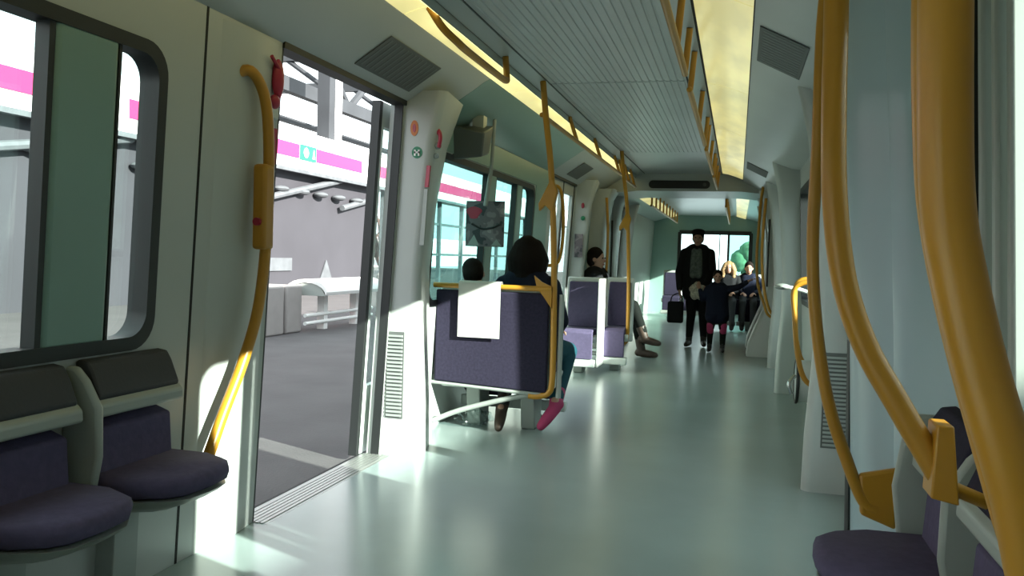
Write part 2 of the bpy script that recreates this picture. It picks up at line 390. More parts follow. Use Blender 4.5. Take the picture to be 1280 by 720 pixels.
# bulkhead with the black display slot, gangway, second car
def gang_half(x):      # inner half width of the gangway hoop by height
    pass
bm = B()
sheet(bm, [(-2.0, 2.10), (-1.5, 2.10), (-1.36, 2.12), (0.02, 2.12), (0.2, 2.10), (0.62, 2.10)], 11.5, 12.8, 0.3)
struct('trim_13', bm, 'panel', 'lowered ceiling over the gangway')
bm = B(); o_ = rrect(-1.19, -0.39, 2.155, 2.26, 0.05); prism(bm, [(x, 11.49, z) for x, z in o_], (0, 0.02, 0))
disp = obj('display', bm, 'rubber'); tag(disp, 'long black rounded display over the gangway at the end of the ribbed ceiling', 'display')
bm = B(); ball(bm, (-0.46, 11.487, 2.207), (0.025, 0.006, 0.025), 2); sub(disp, 'sensor', bm, 'grille')
def hoop(name, y0, y1, label):
    bm = B()
    for s in (-1, 1):
        zs = [0, 0.15, 0.35, 0.6, 0.85, 1.2, 1.6, 2.0, 2.12]; wi = [0.84, 0.86, 0.93, 1.03, 1.07, 1.08, 1.06, 0.99, 0.92]
        for (a, b, r_) in ((y0, y1, 0.0),):
            rings = []
            for z, w_ in zip(zs, wi):
                xi = XC+s*w_; xo = XC+s*1.32
                rings.append([(xo, a, z), (xi+s*0.04, a, z), (xi, a+0.04, z), (xi, b-0.04, z), (xi+s*0.04, b, z), (xo, b, z)])
            loft(bm, rings)
    return struct(name, bm, 'panel', label, ang=50)
hoop('trim_14', 11.2, 11.75, 'white curved gangway frame bulging inwards at the floor')
hoop('trim_15', 12.35, 12.8, 'second white gangway frame behind the first')
bm = B()
for k in range(9):
    for s in (-1, 1):
        y = 11.76+k*0.065; w_ = 1.10+(0.04 if k % 2 else 0)
        hexa(bm, [(XC+s*w_, y, 0), (XC+s*1.30, y, 0), (XC+s*1.30, y+0.064, 0), (XC+s*w_, y+0.064, 0), (XC+s*(w_-0.02), y, 2.1), (XC+s*1.30, y, 2.1), (XC+s*1.30, y+0.064, 2.1), (XC+s*(w_-0.02), y+0.064, 2.1)])
struct('trim_16', bm, 'seat_grey', 'folded grey gangway bellows')
bm = B(); sheet(bm, [(-1.95, 2.08), (-1.5, 2.20), (-1.3, 2.24), (-0.1, 2.24), (0.1, 2.20), (0.58, 2.08)], 12.8, Y1, 0.03)
struct('trim_17', bm, 'ceiling_strip', 'ceiling of the next tram section')
for side in (-1, 1):
    bm = B(); xx = (-1.56, -1.36) if side < 0 else (-0.06, 0.14)
    zz = (2.17, 2.225) if side < 0 else (2.225, 2.17)
    sheet(bm, [(xx[0], zz[0]), (xx[1], zz[1])], 12.9, 19.8, 0.01)
    tag(obj('ceiling_light', bm, 'diffuser'), 'glowing %s light strip in the far tram section beyond the gangway' % ('left' if side < 0 else 'right'), 'ceiling light')
# end wall with windscreen
bm = B(); wx0, wx1, wz0, wz1 = -1.32, 0.28, 0.42, 1.86
box(bm, -2.05, wx0, 19.9, 20, 0, 2.5); box(bm, wx1, 0.7, 19.9, 20, 0, 2.5); box(bm, wx0, wx1, 19.9, 20, 0, wz0); box(bm, wx0, wx1, 19.9, 20, wz1, 2.5)
struct('wall_back', bm, 'panel_teal', 'far end wall of the tram with its window')
bm = B()
for x0_, x1_, z0_, z1_ in ((wx0, wx1, wz1-0.05, wz1+0.04), (wx0, wx1, wz0-0.03, wz0+0.04), (wx0-0.03, wx0+0.05, wz0, wz1), (wx1-0.05, wx1+0.03, wz0, wz1), (-0.24, -0.19, wz0, wz1), (-0.42, -0.40, wz0, wz1)): box(bm, x0_, x1_, 19.86, 19.92, z0_, z1_)
we = struct('window_8', bm, 'rubber', 'bright end window of the tram with dark uprights', bevel=0.01)
bm = B(); box(bm, wx0, -0.2, 19.94, 19.95, wz0, wz1); sub(we, 'glass_pane', bm, 'glass')
bm = B(); box(bm, -0.2, wx1, 19.94, 19.95, wz0, wz1); sub(we, 'tinted_pane', bm, 'glass_teal', 'green tinted right pane')
bm = B(); box(bm, -2.05, 0.7, Y0-0.1, Y0, 0, 2.5); struct('wall_front', bm, 'panel', 'end wall behind the viewer')

# ------------------------------------------------------------------ doors
# open left doorway: header seal, leaf slid outside
bm = B(); panel(bm, -1, 3.25, 4.62, 2.045, 2.075, 0.08, -0.012); panel(bm, -1, 3.25, 3.262, 0, 2.07, 0.09, 0.0); panel(bm, -1, 4.59, 4.605, 0, 2.07, 0.05, 0.0)
d1 = struct('door_1', bm, 'rubber', 'open left doorway with its leaf slid aside outside')
bm = B(); panel(bm, -1, 4.52, 4.56, 0.0, 2.06, 0.05, 0.11); sub(d1, 'leaf_seal', bm, 'rubber')
bm = B(); X_ = 0.115
panel(bm, -1, 4.56, 4.60, 0, 2.06, 0.04, X_); panel(bm, -1, 5.10, 5.16, 0, 2.06, 0.04, X_); panel(bm, -1, 4.60, 5.10, 0, 0.40, 0.04, X_); panel(bm, -1, 4.60, 5.10, 1.92, 2.06, 0.04, X_)
sub(d1, 'door_leaf', bm, 'white_shell')
bm = B(); panel(bm, -1, 4.60, 5.10, 0.40, 1.92, 0.01, X_+0.015); sub(d1, 'glass_pane', bm, 'glass')
def closed_door(name, side, a, b, glassy='glass_teal', label=''):
    mid = (a+b)/2; bm = B()
    panel(bm, side, mid-0.02, mid+0.02, 0, 2.06, 0.05, 0.02); panel(bm, side, a, a+0.03, 0, 2.06, 0.05, 0.02); panel(bm, side, b-0.03, b, 0, 2.06, 0.05, 0.02); panel(bm, side, a, b, 2.045, 2.075, 0.06, -0.006)
    dd = struct(name, bm, 'rubber', label)
    for p, q in ((a+0.03, mid-0.02), (mid+0.02, b-0.03)):
        bm = B(); e = 0.05
        panel(bm, side, p, p+e, 0, 2.045, 0.04, 0.025); panel(bm, side, q-e, q, 0, 2.045, 0.04, 0.025); panel(bm, side, p+e, q-e, 0, 0.32, 0.04, 0.025); panel(bm, side, p+e, q-e, 1.93, 2.045, 0.04, 0.025)
        lf = sub(dd, 'door_leaf', bm, 'panel')
        bm = B(); panel(bm, side, p+e, q-e, 0.32, 1.93, 0.01, 0.04); sub(lf, 'glass_pane', bm, glassy)
closed_door('door_2', 1, 2.98, 4.60, 'glass', 'closed right door with tinted glass')
closed_door('door_3', -1, 8.75, 10.05, 'glass', 'second left door, far off')
closed_door('door_4', 1, 8.75, 10.05, 'glass', 'second right door, far off')
closed_door('door_5', -1, 13.2, 14.5, 'glass', 'left door in the far tram section')
closed_door('door_6', 1, 13.2, 14.5, 'glass', 'right door in the far tram section')

# ------------------------------------------------------------------ door posts
def post(name, side, y0, label, dy=0.5, inner=1.0):
    bm = B(); rings = []
    tab = [(0, -1.75, -1.85), (0.3, -1.755, -1.86), (0.8, -1.785, -1.89), (1.1, -1.785, -1.895), (1.5, -1.75, -1.86), (1.85, -1.715, -1.80), (2.05, -1.67, -1.73), (2.13, -1.65, -1.70)]
    for z, xi, xj in tab:
        if side > 0: f = lambda x: 2*XC-x
        else: f = lambda x: x
        r = 0.05
        pts = [(f(XL(z)-0.0), y0)]
        for k in range(6):
            a = math.pi/2*k/5; pts.append((f(xi-r+r*math.sin(a)), y0+r-r*math.cos(a)))
        r2 = 0.03; ye = y0+dy
        pts += [(f(xj), ye-r2), (f(xj-0.01), ye-0.01), (f(xj-0.03), ye), (f(XL(z)-0.0), ye)]
        rings.append([(x, y, z) for x, y in pts])
    loft(bm, rings)
    return struct(name, bm, 'panel', label, ang=50)
p1 = post('trim_20', -1, 4.62, 'white post beside the open doorway with stickers and a vent')
p2 = post('trim_21', 1, 4.68, 'white post beyond the closed right door with a vent grille')
p3 = post('trim_22', -1, 10.07, 'white post beyond the second left door')
p4 = post('trim_23', 1, 10.07, 'white post beyond the second right door')
p5 = post('trim_24', 1, 8.15, 'white post before the second right door')
p6 = post('trim_25', -1, 14.52, 'white post in the far section, left')
p7 = post('trim_26', 1, 14.52, 'white post in the far section, right')
def vent(par, xa, xb, y, z0, z1, n_=22):
    bm = B(); box(bm, xa, xb, y-0.004, y+0.01, z0, z1); v = sub(par, 'vent_grille', bm, 'grille')
    bm = B()
    for k in range(n_):
        z = z0+0.012+k*(z1-z0-0.02)/n_; box(bm, xa+0.008, xb-0.008, y-0.012, y-0.003, z, z+0.011)
    sub(v, 'slats', bm, 'seat_grey')
vent(p1, -1.975, -1.865, 4.62, 0.22, 0.73)
vent(p2, 0.455, 0.585, 4.68, 0.24, 0.74)
def disc(par, nm, c, rx, rz, m_, y_th=0.004, lab=None):
    bm = B(); prism(bm, [(c[0]+rx*math.cos(a), c[1], c[2]+rz*math.sin(a)) for a in [2*math.pi*k/24 for k in range(24)]], (0, -y_th, 0)); return sub(par, nm, bm, m_, lab)
s1 = disc(p1, 'sticker', (-1.835, 4.62, 1.915), 0.024, 0.045, 'orange', lab='orange oval sticker')
disc(s1, 'pictogram', (-1.835, 4.617, 1.915), 0.010, 0.024, 'red', 0.003)
s2 = disc(p1, 'sticker', (-1.815, 4.62, 1.775), 0.032, 0.034, 'green', lab='round green sticker')
bm = B(); box(bm, -1.832, -1.798, 4.611, 4.617, 1.770, 1.780); box(bm, -1.832, -1.822, 4.611, 4.617, 1.755, 1.79); box(bm, -1.808, -1.798, 4.611, 4.617, 1.755, 1.79); sub(s2, 'pictogram', bm, 'white')
bm = B(); hexa(bm, [(-1.742, 4.672, 1.57), (-1.735, 4.69, 1.57), (-1.745, 4.72, 1.57), (-1.752, 4.70, 1.57), (-1.722, 4.672, 1.70), (-1.715, 4.69, 1.70), (-1.725, 4.72, 1.70), (-1.732, 4.70, 1.70)])
bm.free()
bm = B(); hexa(bm, [(-1.762, 4.614, 1.575), (-1.740, 4.612, 1.575), (-1.740, 4.63, 1.575), (-1.762, 4.63, 1.575), (-1.752, 4.614, 1.70), (-1.730, 4.612, 1.70), (-1.730, 4.63, 1.70), (-1.752, 4.63, 1.70)]); sub(p1, 'label_plate', bm, 'red', 'red narrow plate')
bm = B(); hexa(bm, [(-1.785, 4.614, 1.24), (-1.757, 4.612, 1.24), (-1.757, 4.63, 1.24), (-1.785, 4.63, 1.24), (-1.764, 4.614, 1.565), (-1.742, 4.612, 1.565), (-1.742, 4.63, 1.565), (-1.764, 4.63, 1.565)]); sub(p1, 'label_plate', bm, 'seat_grey', 'grey narrow plate')
bm = B(); curve(bm, [(-1.735, 4.68, 1.93), (-1.70, 4.665, 1.90), (-1.69, 4.66, 1.86), (-1.70, 4.665, 1.81)], 0.012); ball(bm, (-1.715, 4.67, 1.90), 0.022, 2); sub(p1, 'latch', bm, 'red', 'red release lever')
bm = B(); tube(bm, [(-1.73, 4.69, 1.82), (-1.70, 4.66, 1.82)], 0.02); tube(bm, [(-1.735, 4.69, 1.76), (-1.71, 4.66, 1.76)], 0.016); sub(p1, 'key_switch', bm, 'chrome')

# red emergency handle by the near door edge
t = thing('emergency_handle', (-1.91, 3.2, 1.75), 'red emergency handle beside the top of the open doorway', 'emergency handle')
bm = B(); ball(bm, (-1.88, 3.19, 1.90), (0.022, 0.032, 0.085), 3); ball(bm, (-1.87, 3.15, 1.80), (0.02, 0.03, 0.03), 3); tube(bm, [(-1.87, 3.18, 1.94), (-1.87, 3.12, 1.98)], 0.008); part(t, 'lever', bm, 'red')
bm = B(); box(bm, -1.92, -1.90, 3.10, 3.235, 1.74, 2.0); part(t, 'mounting_plate', bm, 'white_shell', bevel=0.004)
bm = B(); panel(bm, -1, 3.16, 3.225, 1.55, 1.70, 0.006, -0.016); o = obj('warning_sign', bm, 'red'); tag(o, 'small dark red sign on the panel beside the yellow handrail', 'sign')

# ------------------------------------------------------------------ handrails
def rail(name, pts, r, label, cat='handrail', flange=True, n_=6, group=None):
    bm = B(); curve(bm, pts, r, n_, 18); o = obj(name, bm, 'yellow', ang=60); tag(o, label, cat, group)
    return o
hr = rail('handrail', [(-1.93, 2.93, 1.86), (-1.865, 2.96, 1.885), (-1.845, 3.03, 1.80), (-1.84, 3.06, 1.62), (-1.84, 3.06, 1.35), (-1.84, 3.04, 1.12), (-1.845, 3.00, 0.92), (-1.86, 2.93, 0.74), (-1.88, 2.84, 0.56), (-1.90, 2.74, 0.36), (-1.95, 2.70, 0.30)], 0.022, 'curved yellow handrail with a button box beside the open doorway')
bm = B(); box(bm, -1.875, -1.815, 3.00, 3.075, 1.19, 1.53); sub(hr, 'button_box', bm, 'yellow', bevel=0.015)
bm = B(); tube(bm, [(-1.845, 3.0, 1.30), (-1.845, 2.985, 1.30)], 0.016); sub(hr, 'button', bm, 'red', 'small red button')
bm = B(); tube(bm, [(-1.955, 2.93, 1.86), (-1.90, 2.935, 1.87)], [0.036, 0.03]); sub(hr, 'mounting_flange', bm, 'yellow'); bm = B(); tube(bm, [(-1.99, 2.70, 0.29), (-1.94, 2.70, 0.31)], [0.036, 0.03]); sub(hr, 'mounting_flange', bm, 'yellow')

hr = rail('handrail', [(0.2247, 2.6600, 2.0710), (0.2156, 2.6600, 1.9471), (0.2128, 2.6600, 1.8160), (0.2146, 2.6600, 1.5536), (0.2128, 2.6600, 1.2684), (0.2311, 2.6600, 1.0317), (0.2743, 2.6600, 0.7960), (0.3385, 2.6600, 0.6098), (0.3852, 2.6600, 0.5052), (0.4219, 2.6600, 0.4841)], 0.0180, 'slim curved yellow rail before the closed right door')
bm = B(); hexa(bm, [(0.3761, 2.6462, 0.4658), (0.475, 2.6462, 0.4291), (0.475, 2.6738, 0.4291), (0.3761, 2.6738, 0.4658), (0.3669, 2.6462, 0.5850), (0.475, 2.6462, 0.6126), (0.475, 2.6738, 0.6126), (0.3669, 2.6738, 0.5850)]); sub(hr, 'bracket', bm, 'yellow', bevel=0.01)
hr = rail('handrail', [(0.16, 1.95, 2.27), (0.172, 1.9, 1.95), (0.174, 1.85, 1.70), (0.175, 1.82, 1.5), (0.182, 1.8, 1.325), (0.206, 1.8, 1.166), (0.25, 1.8, 1.04), (0.31, 1.79, 0.934), (0.372, 1.78, 0.83), (0.40, 1.78, 0.785)], 0.0245, 'thick curved yellow rail rising in front of the purple side seats on the right')
bm = B(); hexa(bm, [(0.37, 1.74, 0.76), (0.42, 1.74, 0.75), (0.42, 1.82, 0.75), (0.37, 1.82, 0.76), (0.375, 1.74, 0.90), (0.405, 1.74, 0.90), (0.405, 1.82, 0.90), (0.375, 1.82, 0.90)])
tube(bm, [(0.40, 1.78, 0.78), (0.56, 1.86, 0.71)], 0.014); sub(hr, 'bracket', bm, 'yellow', bevel=0.004)
hr = rail('handrail', [(0.150, 0.92, 2.28), (0.165, 0.88, 1.9), (0.171, 0.86, 1.55), (0.176, 0.85, 1.35), (0.183, 0.85, 1.25), (0.197, 0.85, 1.18), (0.218, 0.85, 1.10), (0.25, 0.85, 1.0), (0.30, 0.87, 0.84), (0.42, 0.90, 0.68), (0.60, 0.92, 0.62)], 0.0235, 'very thick looking yellow rail at the right edge, nearest the viewer')
bm = B(); curve(bm, [(0.160, 0.98, 2.28), (0.170, 0.95, 1.9), (0.172, 0.925, 1.55), (0.178, 0.915, 1.35), (0.192, 0.91, 1.22), (0.235, 0.90, 1.05), (0.30, 0.90, 0.86), (0.40, 0.91, 0.70)], 0.018); sub(hr, 'second_tube', bm, 'yellow', ang=60)

# ceiling rails
def ceil_rail(x, ya, yb, posts, label, z=2.14, ends='', xt=None, group=None):
    xt = x-0.06 if xt is None else xt
    t = thing('ceiling_handrail', (x, ya, z), label, 'handrail', group)
    bm = B(); tube(bm, [(x, ya, z), (x, yb, z)], 0.0165, 12); ball(bm, (x, ya, z), 0.0165, 2); ball(bm, (x, yb, z), 0.0165, 2); part(t, 'rail', bm, 'yellow')
    for p in posts:
        bm = B(); tube(bm, [(x, p, z), (xt, p-0.05, 2.335)], 0.016, 12); part(t, 'hanger', bm, 'yellow')
    return t
t = thing('ceiling_handrail', (-1.3, 4.2, 2.18), 'short looped yellow grab rail under the left light panel, nearest the viewer', 'handrail')
bm = B(); curve(bm, [(-1.42, 3.72, 2.33), (-1.36, 3.74, 2.24), (-1.305, 3.80, 2.185), (-1.30, 3.95, 2.175), (-1.30, 4.5, 2.175), (-1.30, 4.64, 2.18), (-1.31, 4.69, 2.21), (-1.335, 4.74, 2.335)], 0.0185); part(t, 'rail', bm, 'yellow', ang=60)
ceil_rail(-1.30, 5.55, 9.5, [6.84, 8.07, 9.42], 'long yellow ceiling rail on the left between the two grab poles')
ceil_rail(-1.30, 9.75, 10.9, [9.8, 10.3, 10.85], 'short yellow ceiling rail loop beyond the second left pole', 2.12)
ceil_rail(-0.29, 2.9, 4.35, [3.0, 3.75, 4.32], 'yellow ceiling rail on the right nearest the viewer', 2.13, xt=-0.27)
ceil_rail(-0.29, 4.75, 7.0, [4.8, 5.9, 6.95], 'second yellow ceiling rail on the right', 2.13, xt=-0.27)
ceil_rail(-0.29, 7.3, 9.3, [7.35, 8.3, 9.25], 'third yellow ceiling rail on the right', 2.13, xt=-0.27)
ceil_rail(-0.29, 9.6, 11.2, [9.65, 10.4, 11.15], 'fourth yellow ceiling rail on the right, before the gangway', 2.13, xt=-0.27)
for x, lab in ((-1.30, 'left'), (-0.20, 'right')):
    t = thing('ceiling_handrail', (x, 13, 2.05), 'yellow ceiling rail on the %s in the far tram section' % lab, 'handrail')
    bm = B(); tube(bm, [(x, 13.0, 2.02), (x, 18.8, 2.02)], 0.017); part(t, 'rail', bm, 'yellow')
    for k in range(9):
        y = 13.1+k*0.7; bm = B(); tube(bm, [(x, y, 2.02), (x, y, 2.24)], 0.015, 8); part(t, 'hanger', bm, 'yellow')
# grab poles
def pole(y, x, label, top=2.34, foot=0.28):
    t = thing('grab_pole', (x, y, foot), label, 'pole')
    bm = B(); curve(bm, [(x-0.135, y+0.03, top), (x-0.105, y+0.02, 2.1), (x-0.06, y, 1.8), (x-0.035, y, 1.5), (x-0.015, y, 1.1), (x-0.005, y, 0.7), (x-0.005, y, 0.38), (x-0.03, y, 0.30), (x-0.10, y, 0.275), (x-0.16, y, 0.275)], 0.0205); part(t, 'tube', bm, 'yellow', ang=60)
    bm = B(); prism(bm, [(x-0.045, y-0.025, 1.72), (x-0.005, y-0.025, 1.62), (x-0.035, y-0.025, 1.48), (x-0.085, y-0.025, 1.53), (x-0.125, y-0.025, 1.49), (x-0.13, y-0.025, 1.54), (x-0.08, y-0.025, 1.64)], (0, 0.05, 0)); part(t, 'button_box', bm, 'yellow', bevel=0.008)
    return t
pole(5.42, -1.14, 'tall bowed yellow pole at the aisle end of the nearest navy seat back')
pole(9.02, -1.10, 'second bowed yellow pole, beside the sunlit purple seats')

# far yellow rails on the right
for pts, lab in (([(0.27, 10.9, 2.14), (0.25, 10.9, 1.95), (0.235, 10.9, 1.6), (0.225, 10.9, 1.3), (0.25, 10.9, 0.95), (0.33, 10.9, 0.7), (0.40, 10.9, 0.55), (0.57, 10.9, 0.5)], 'curved yellow rail before the right gangway frame'),
                 ([(0.29, 10.3, 1.95), (0.275, 10.3, 1.6), (0.27, 10.3, 1.3), (0.30, 10.3, 0.95), (0.38, 10.3, 0.65), (0.5, 10.3, 0.55)], 'slim yellow rail on the post beyond the second right door'),
                 ([(0.55, 5.75, 1.10), (0.37, 5.75, 1.05), (0.37, 5.75, 0.85), (0.40, 5.75, 0.6), (0.46, 5.75, 0.44), (0.60, 5.75, 0.40)], 'short yellow rail behind the right post'),
                 ([(0.56, 6.6, 1.10), (0.43, 6.6, 1.05), (0.43, 6.6, 0.8), (0.45, 6.6, 0.6), (0.50, 6.6, 0.47), (0.60, 6.6, 0.44)], 'second short yellow rail behind the right post'),
                 ([(-1.60, 10.5, 1.95), (-1.57, 10.5, 1.5), (-1.58, 10.5, 1.0), (-1.66, 10.5, 0.6), (-1.85, 10.5, 0.5)], 'slim curved yellow rail on the post beyond the second left door'),
                 ([(-1.90, 8.55, 1.93), (-1.78, 8.55, 1.88), (-1.74, 8.55, 1.5), (-1.78, 8.55, 1.15), (-1.94, 8.55, 1.1)], 'slim yellow rail by the window edge before the second left door')):
    rail('handrail', pts, 0.017, lab)
# dark seal lines on the far white panels
bm = B()
box(bm, -1.63, -1.605, 11.17, 11.19, 0.35, 1.70); box(bm, 0.36, 0.38, 11.17, 11.19, 0.9, 1.75)
struct('trim_30', bm, 'rubber', 'dark seal lines on the gangway frame')

# ------------------------------------------------------------------ partition with navy seat back
def partition(y, x1, label):
    x0 = -1.96
    t = thing('partition_seat_back', ((x0+x1)/2, y, 0.28), label, 'seat back')
    bm = B(); prism(bm, [(x0+0.0, y, 0.335), (x1-0.02, y, 0.30), (x1-0.02, y, 0.955), (x0+0.0, y, 0.955)], (0, 0.05, 0)); part(t, 'panel', bm, 'navy', bevel=0.012)
    bm = B(); tube(bm, [(x0-0.02, y+0.02, 0.325), (x1-0.02, y+0.02, 0.285)], 0.014); tube(bm, [(x1+0.055, y+0.04, 0.27), (x1+0.06, y+0.04, 0.95)], 0.018); part(t, 'lower_frame', bm, 'seat_grey', 'grey metal frame')
    bm = B(); tube(bm, [(x0-0.015, y, 0.985), (x1, y, 0.985)], 0.018); part(t, 'top_rail', bm, 'yellow', 'yellow top rail')
    bm = B(); prism(bm, [(x1-0.10, y-0.01, 0.99), (x1-0.12, y-0.01, 1.07), (x1-0.07, y-0.01, 1.03), (x1, y-0.01, 1.0), (x1, y-0.01, 0.86), (x1-0.05, y-0.01, 0.93)], (0, 0.02, 0)); part(t, 'gusset', bm, 'yellow')
    bm = B(); curve(bm, [(-1.98, y+0.06, 0.05), (-1.8, y+0.06, 0.13), (-1.55, y+0.06, 0.21), (-1.28, y+0.04, 0.285)], 0.018); part(t, 'support_bar', bm, 'seat_grey', 'grey slanting support bar')
    return t
partition(5.40, -1.16, 'navy seat back panel with yellow top rail behind the seated woman')
# paper on it
bm = B(); prof = []
for k in range(9):
    a = math.pi*k/8; prof.append((5.40-0.03*math.cos(a), 0.995+0.026*math.sin(a)))
pts = [(5.37, 0.645)]+prof+[(5.43, 0.90)]
pts2 = [(5.428, 0.90)]+[(5.40+0.028*math.cos(math.pi*k/8), 0.995+0.024*math.sin(math.pi*k/8)) for k in range(9)]+[(5.372, 0.645)]
prism(bm, [(-1.79, y, z) for y, z in pts+pts2], (0.29, 0, 0))
o = obj('paper_sheet', bm, 'paper'); tag(o, 'white paper sheet hung over the yellow rail of the navy seat back', 'paper')
# seats in the first booth
def booth_seat(x, y, face, label, group=None, cloth='purple', w_=0.40, shell='white_shell'):
    t = thing('passenger_seat', (x, y, 0), label, 'seat', group); h = w_/2; f = face
    def P(bm, prof, a, b): prism(bm, [(a, y+f*q, z) for q, z in prof], (b-a, 0, 0))
    bm = B(); P(bm, [(-0.06, 0.28), (0.0, 0.30), (0.38, 0.32), (0.42, 0.36), (0.40, 0.40), (0.05, 0.39), (-0.02, 0.93), (-0.05, 0.99), (-0.10, 0.985), (-0.11, 0.93)], x-h, x+h); part(t, 'shell', bm, shell, bevel=0.015)
    bm = B(); P(bm, [(0.055, 0.455), (0.075, 0.70), (0.01, 0.945), (-0.02, 0.94), (0.0, 0.455)], x-h+0.03, x+h-0.03); part(t, 'backrest', bm, cloth, bevel=0.02)
    bm = B(); P(bm, [(0.05, 0.39), (0.39, 0.395), (0.435, 0.42), (0.43, 0.16), (0.455, 0.16), (0.46, 0.43), (0.42, 0.465), (0.05, 0.455)] , x-h+0.03, x+h-0.03); part(t, 'seat_cushion', bm, cloth, bevel=0.01)
    bm = B(); P(bm, [(0.30, 0.33), (0.05, 0.30), (0.10, 0.0), (0.30, 0.0)], x-0.05, x+0.05); part(t, 'pedestal', bm, 'seat_grey', bevel=0.01)
    bm = B(); P(bm, [(0.40, 0.08), (0.47, 0.08), (0.475, 0.15), (0.40, 0.16)], x-h, x+h); part(t, 'front_edge', bm, shell, 'pale front edge', bevel=0.01)
    return t
booth_seat(-1.36, 5.57, 1, 'aisle seat under the dark haired woman, seen from behind')
booth_seat(-1.75, 5.57, 1, 'window seat under the stooping passenger, seen from behind')
sA = booth_seat(-1.57, 9.00, -1, 'sunlit purple seat with white edges, on the window side of the pair')
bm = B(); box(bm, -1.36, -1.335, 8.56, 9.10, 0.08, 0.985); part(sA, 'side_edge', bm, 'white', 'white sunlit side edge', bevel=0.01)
bm = B(); box(bm, -1.80, -1.37, 8.50, 8.56, 0.0, 0.07); bm.free()
sB = booth_seat(-1.24, 9.35, -1, 'second purple seat just behind, next to the yellow pole', w_=0.30)
# further seats
for x, y, f, lab in ((-1.70, 10.75, 1, 'seat back of the passenger with crossed legs'), (-1.32, 18.4, -1, 'dark purple seat beyond the gangway on the left, partly behind the adult'), (-0.88, 18.4, -1, 'purple seat beyond the gangway hidden behind the adult'),
                  (-0.20, 15.9, -1, 'navy seat facing us behind the child'), (0.22, 15.9, -1, 'navy seat facing us at the right wall behind the child')):
    if y == 10.75: continue
    booth_seat(x, y, f, lab, cloth='navy', w_=0.41, shell='seat_grey')
bm = B(); hexa(bm, [(-0.44, 15.35, 0.28), (0.40, 15.35, 0.28), (0.40, 15.40, 0.28), (-0.44, 15.40, 0.28), (-0.44, 15.35, 0.55), (0.40, 15.35, 0.55), (0.40, 15.40, 0.55), (-0.44, 15.40, 0.55)])
o = obj('seat_screen', bm, 'navy', bevel=0.01); tag(o, 'low dark panel in front of the far right seats', 'panel')

# ------------------------------------------------------------------ side (longitudinal) seats
def side_seat(side, y, label, w_=0.40, group=None):
    def P(bm, prof, a, b):
        prism(bm, [((XL(z)+q) if side < 0 else (XR(z)-q), a, z) for q, z in prof], (0, b-a, 0))
    x = -1.8 if side < 0 else 0.42
    t = thing('side_seat', (x, y, 0), label, 'seat', group); h = w_/2
    bm = B(); P(bm, [(0.0, 0.40), (0.06, 0.40), (0.10, 0.45), (0.08, 0.62), (0.02, 0.64), (0.0, 0.66)], y-h+0.02, y+h-0.02); part(t, 'backrest', bm, 'purple', bevel=0.012)
    bm = B(); P(bm, [(0.01, 0.66), (0.075, 0.655), (0.115, 0.665), (0.112, 0.70), (0.09, 0.72), (0.0, 0.72)], y-h, y+h); part(t, 'trim_band', bm, 'seat_grey', bevel=0.008)
    bm = B(); P(bm, [(0.0, 0.715), (0.095, 0.712), (0.10, 0.725), (0.065, 0.80), (0.045, 0.83), (0.01, 0.835), (0.0, 0.83)], y-h+0.01, y+h-0.01); part(t, 'head_pad', bm, 'headpad' if side < 0 else 'navy', 'dark padded top', bevel=0.012)
    bm = B(); P(bm, [(0.0, 0.42), (0.12, 0.42), (0.14, 0.55), (0.13, 0.70), (0.08, 0.78), (0.04, 0.82), (0.0, 0.82)], y-h-0.035, y-h-0.005); part(t, 'side_wing', bm, 'seat_grey', bevel=0.012)
    # cushion with round nose
    bm = B(); rings = []
    nose = [(0.08, -h), (0.25, -h+0.005), (0.34, -h+0.05), (0.375, -h*0.5), (0.385, 0), (0.375, h*0.5), (0.34, h-0.05), (0.25, h-0.005), (0.08, h)]
    for z, k in ((0.415, 0.90), (0.43, 0.98), (0.455, 1.0), (0.475, 0.985), (0.485, 0.93)):
        rings.append([((XL(0.45)+q*k) if side < 0 else (XR(0.45)-q*k), y+yy*k, z) for q, yy in nose])
    loft(bm, rings); part(t, 'seat_cushion', bm, 'purple', ang=50)
    bm = B(); rings = []
    for z, k in ((0.36, 0.70), (0.39, 0.90), (0.412, 0.97)):
        rings.append([((XL(0.45)+q*k) if side < 0 else (XR(0.45)-q*k), y+yy*k, z) for q, yy in nose])
    loft(bm, rings); part(t, 'underside_shell', bm, 'seat_grey', ang=50)
    bm = B(); P(bm, [(0.0, 0.0), (0.07, 0.0), (0.07, 0.36), (0.16, 0.37), (0.0, 0.37)], y-0.06, y+0.06); part(t, 'bracket', bm, 'seat_grey', bevel=0.01)
    return t
side_seat(-1, 2.36, 'side facing seat with dark pad under the left window, next to the doorway')
side_seat(-1, 1.89, 'side facing seat with dark pad cut by the left edge of the view')
side_seat(-1, 1.42, 'side facing seat outside the left edge of the view')
side_seat(1, 2.26, 'purple side facing seat on the right, next to the closed door')
side_seat(1, 1.79, 'purple side facing seat on the right, nearest the viewer')
# upright pale shell next to the right seats
bm = B(); rings = []
for z, q in ((0.05, 0.10), (0.35, 0.12), (0.6, 0.14), (0.80, 0.10)):
    rings.append([(XR(z), 2.47, z), (XR(z)-q, 2.47, z), (XR(z)-q-0.02, 2.475, z), (XR(z)-q-0.02, 2.50, z), (XR(z)-q, 2.505, z), (XR(z), 2.505, z)])
loft(bm, rings); o = obj('seat_end_panel', bm, 'seat_grey', bevel=0.01); tag(o, 'pale grey upright panel at the door end of the right side seats', 'panel')

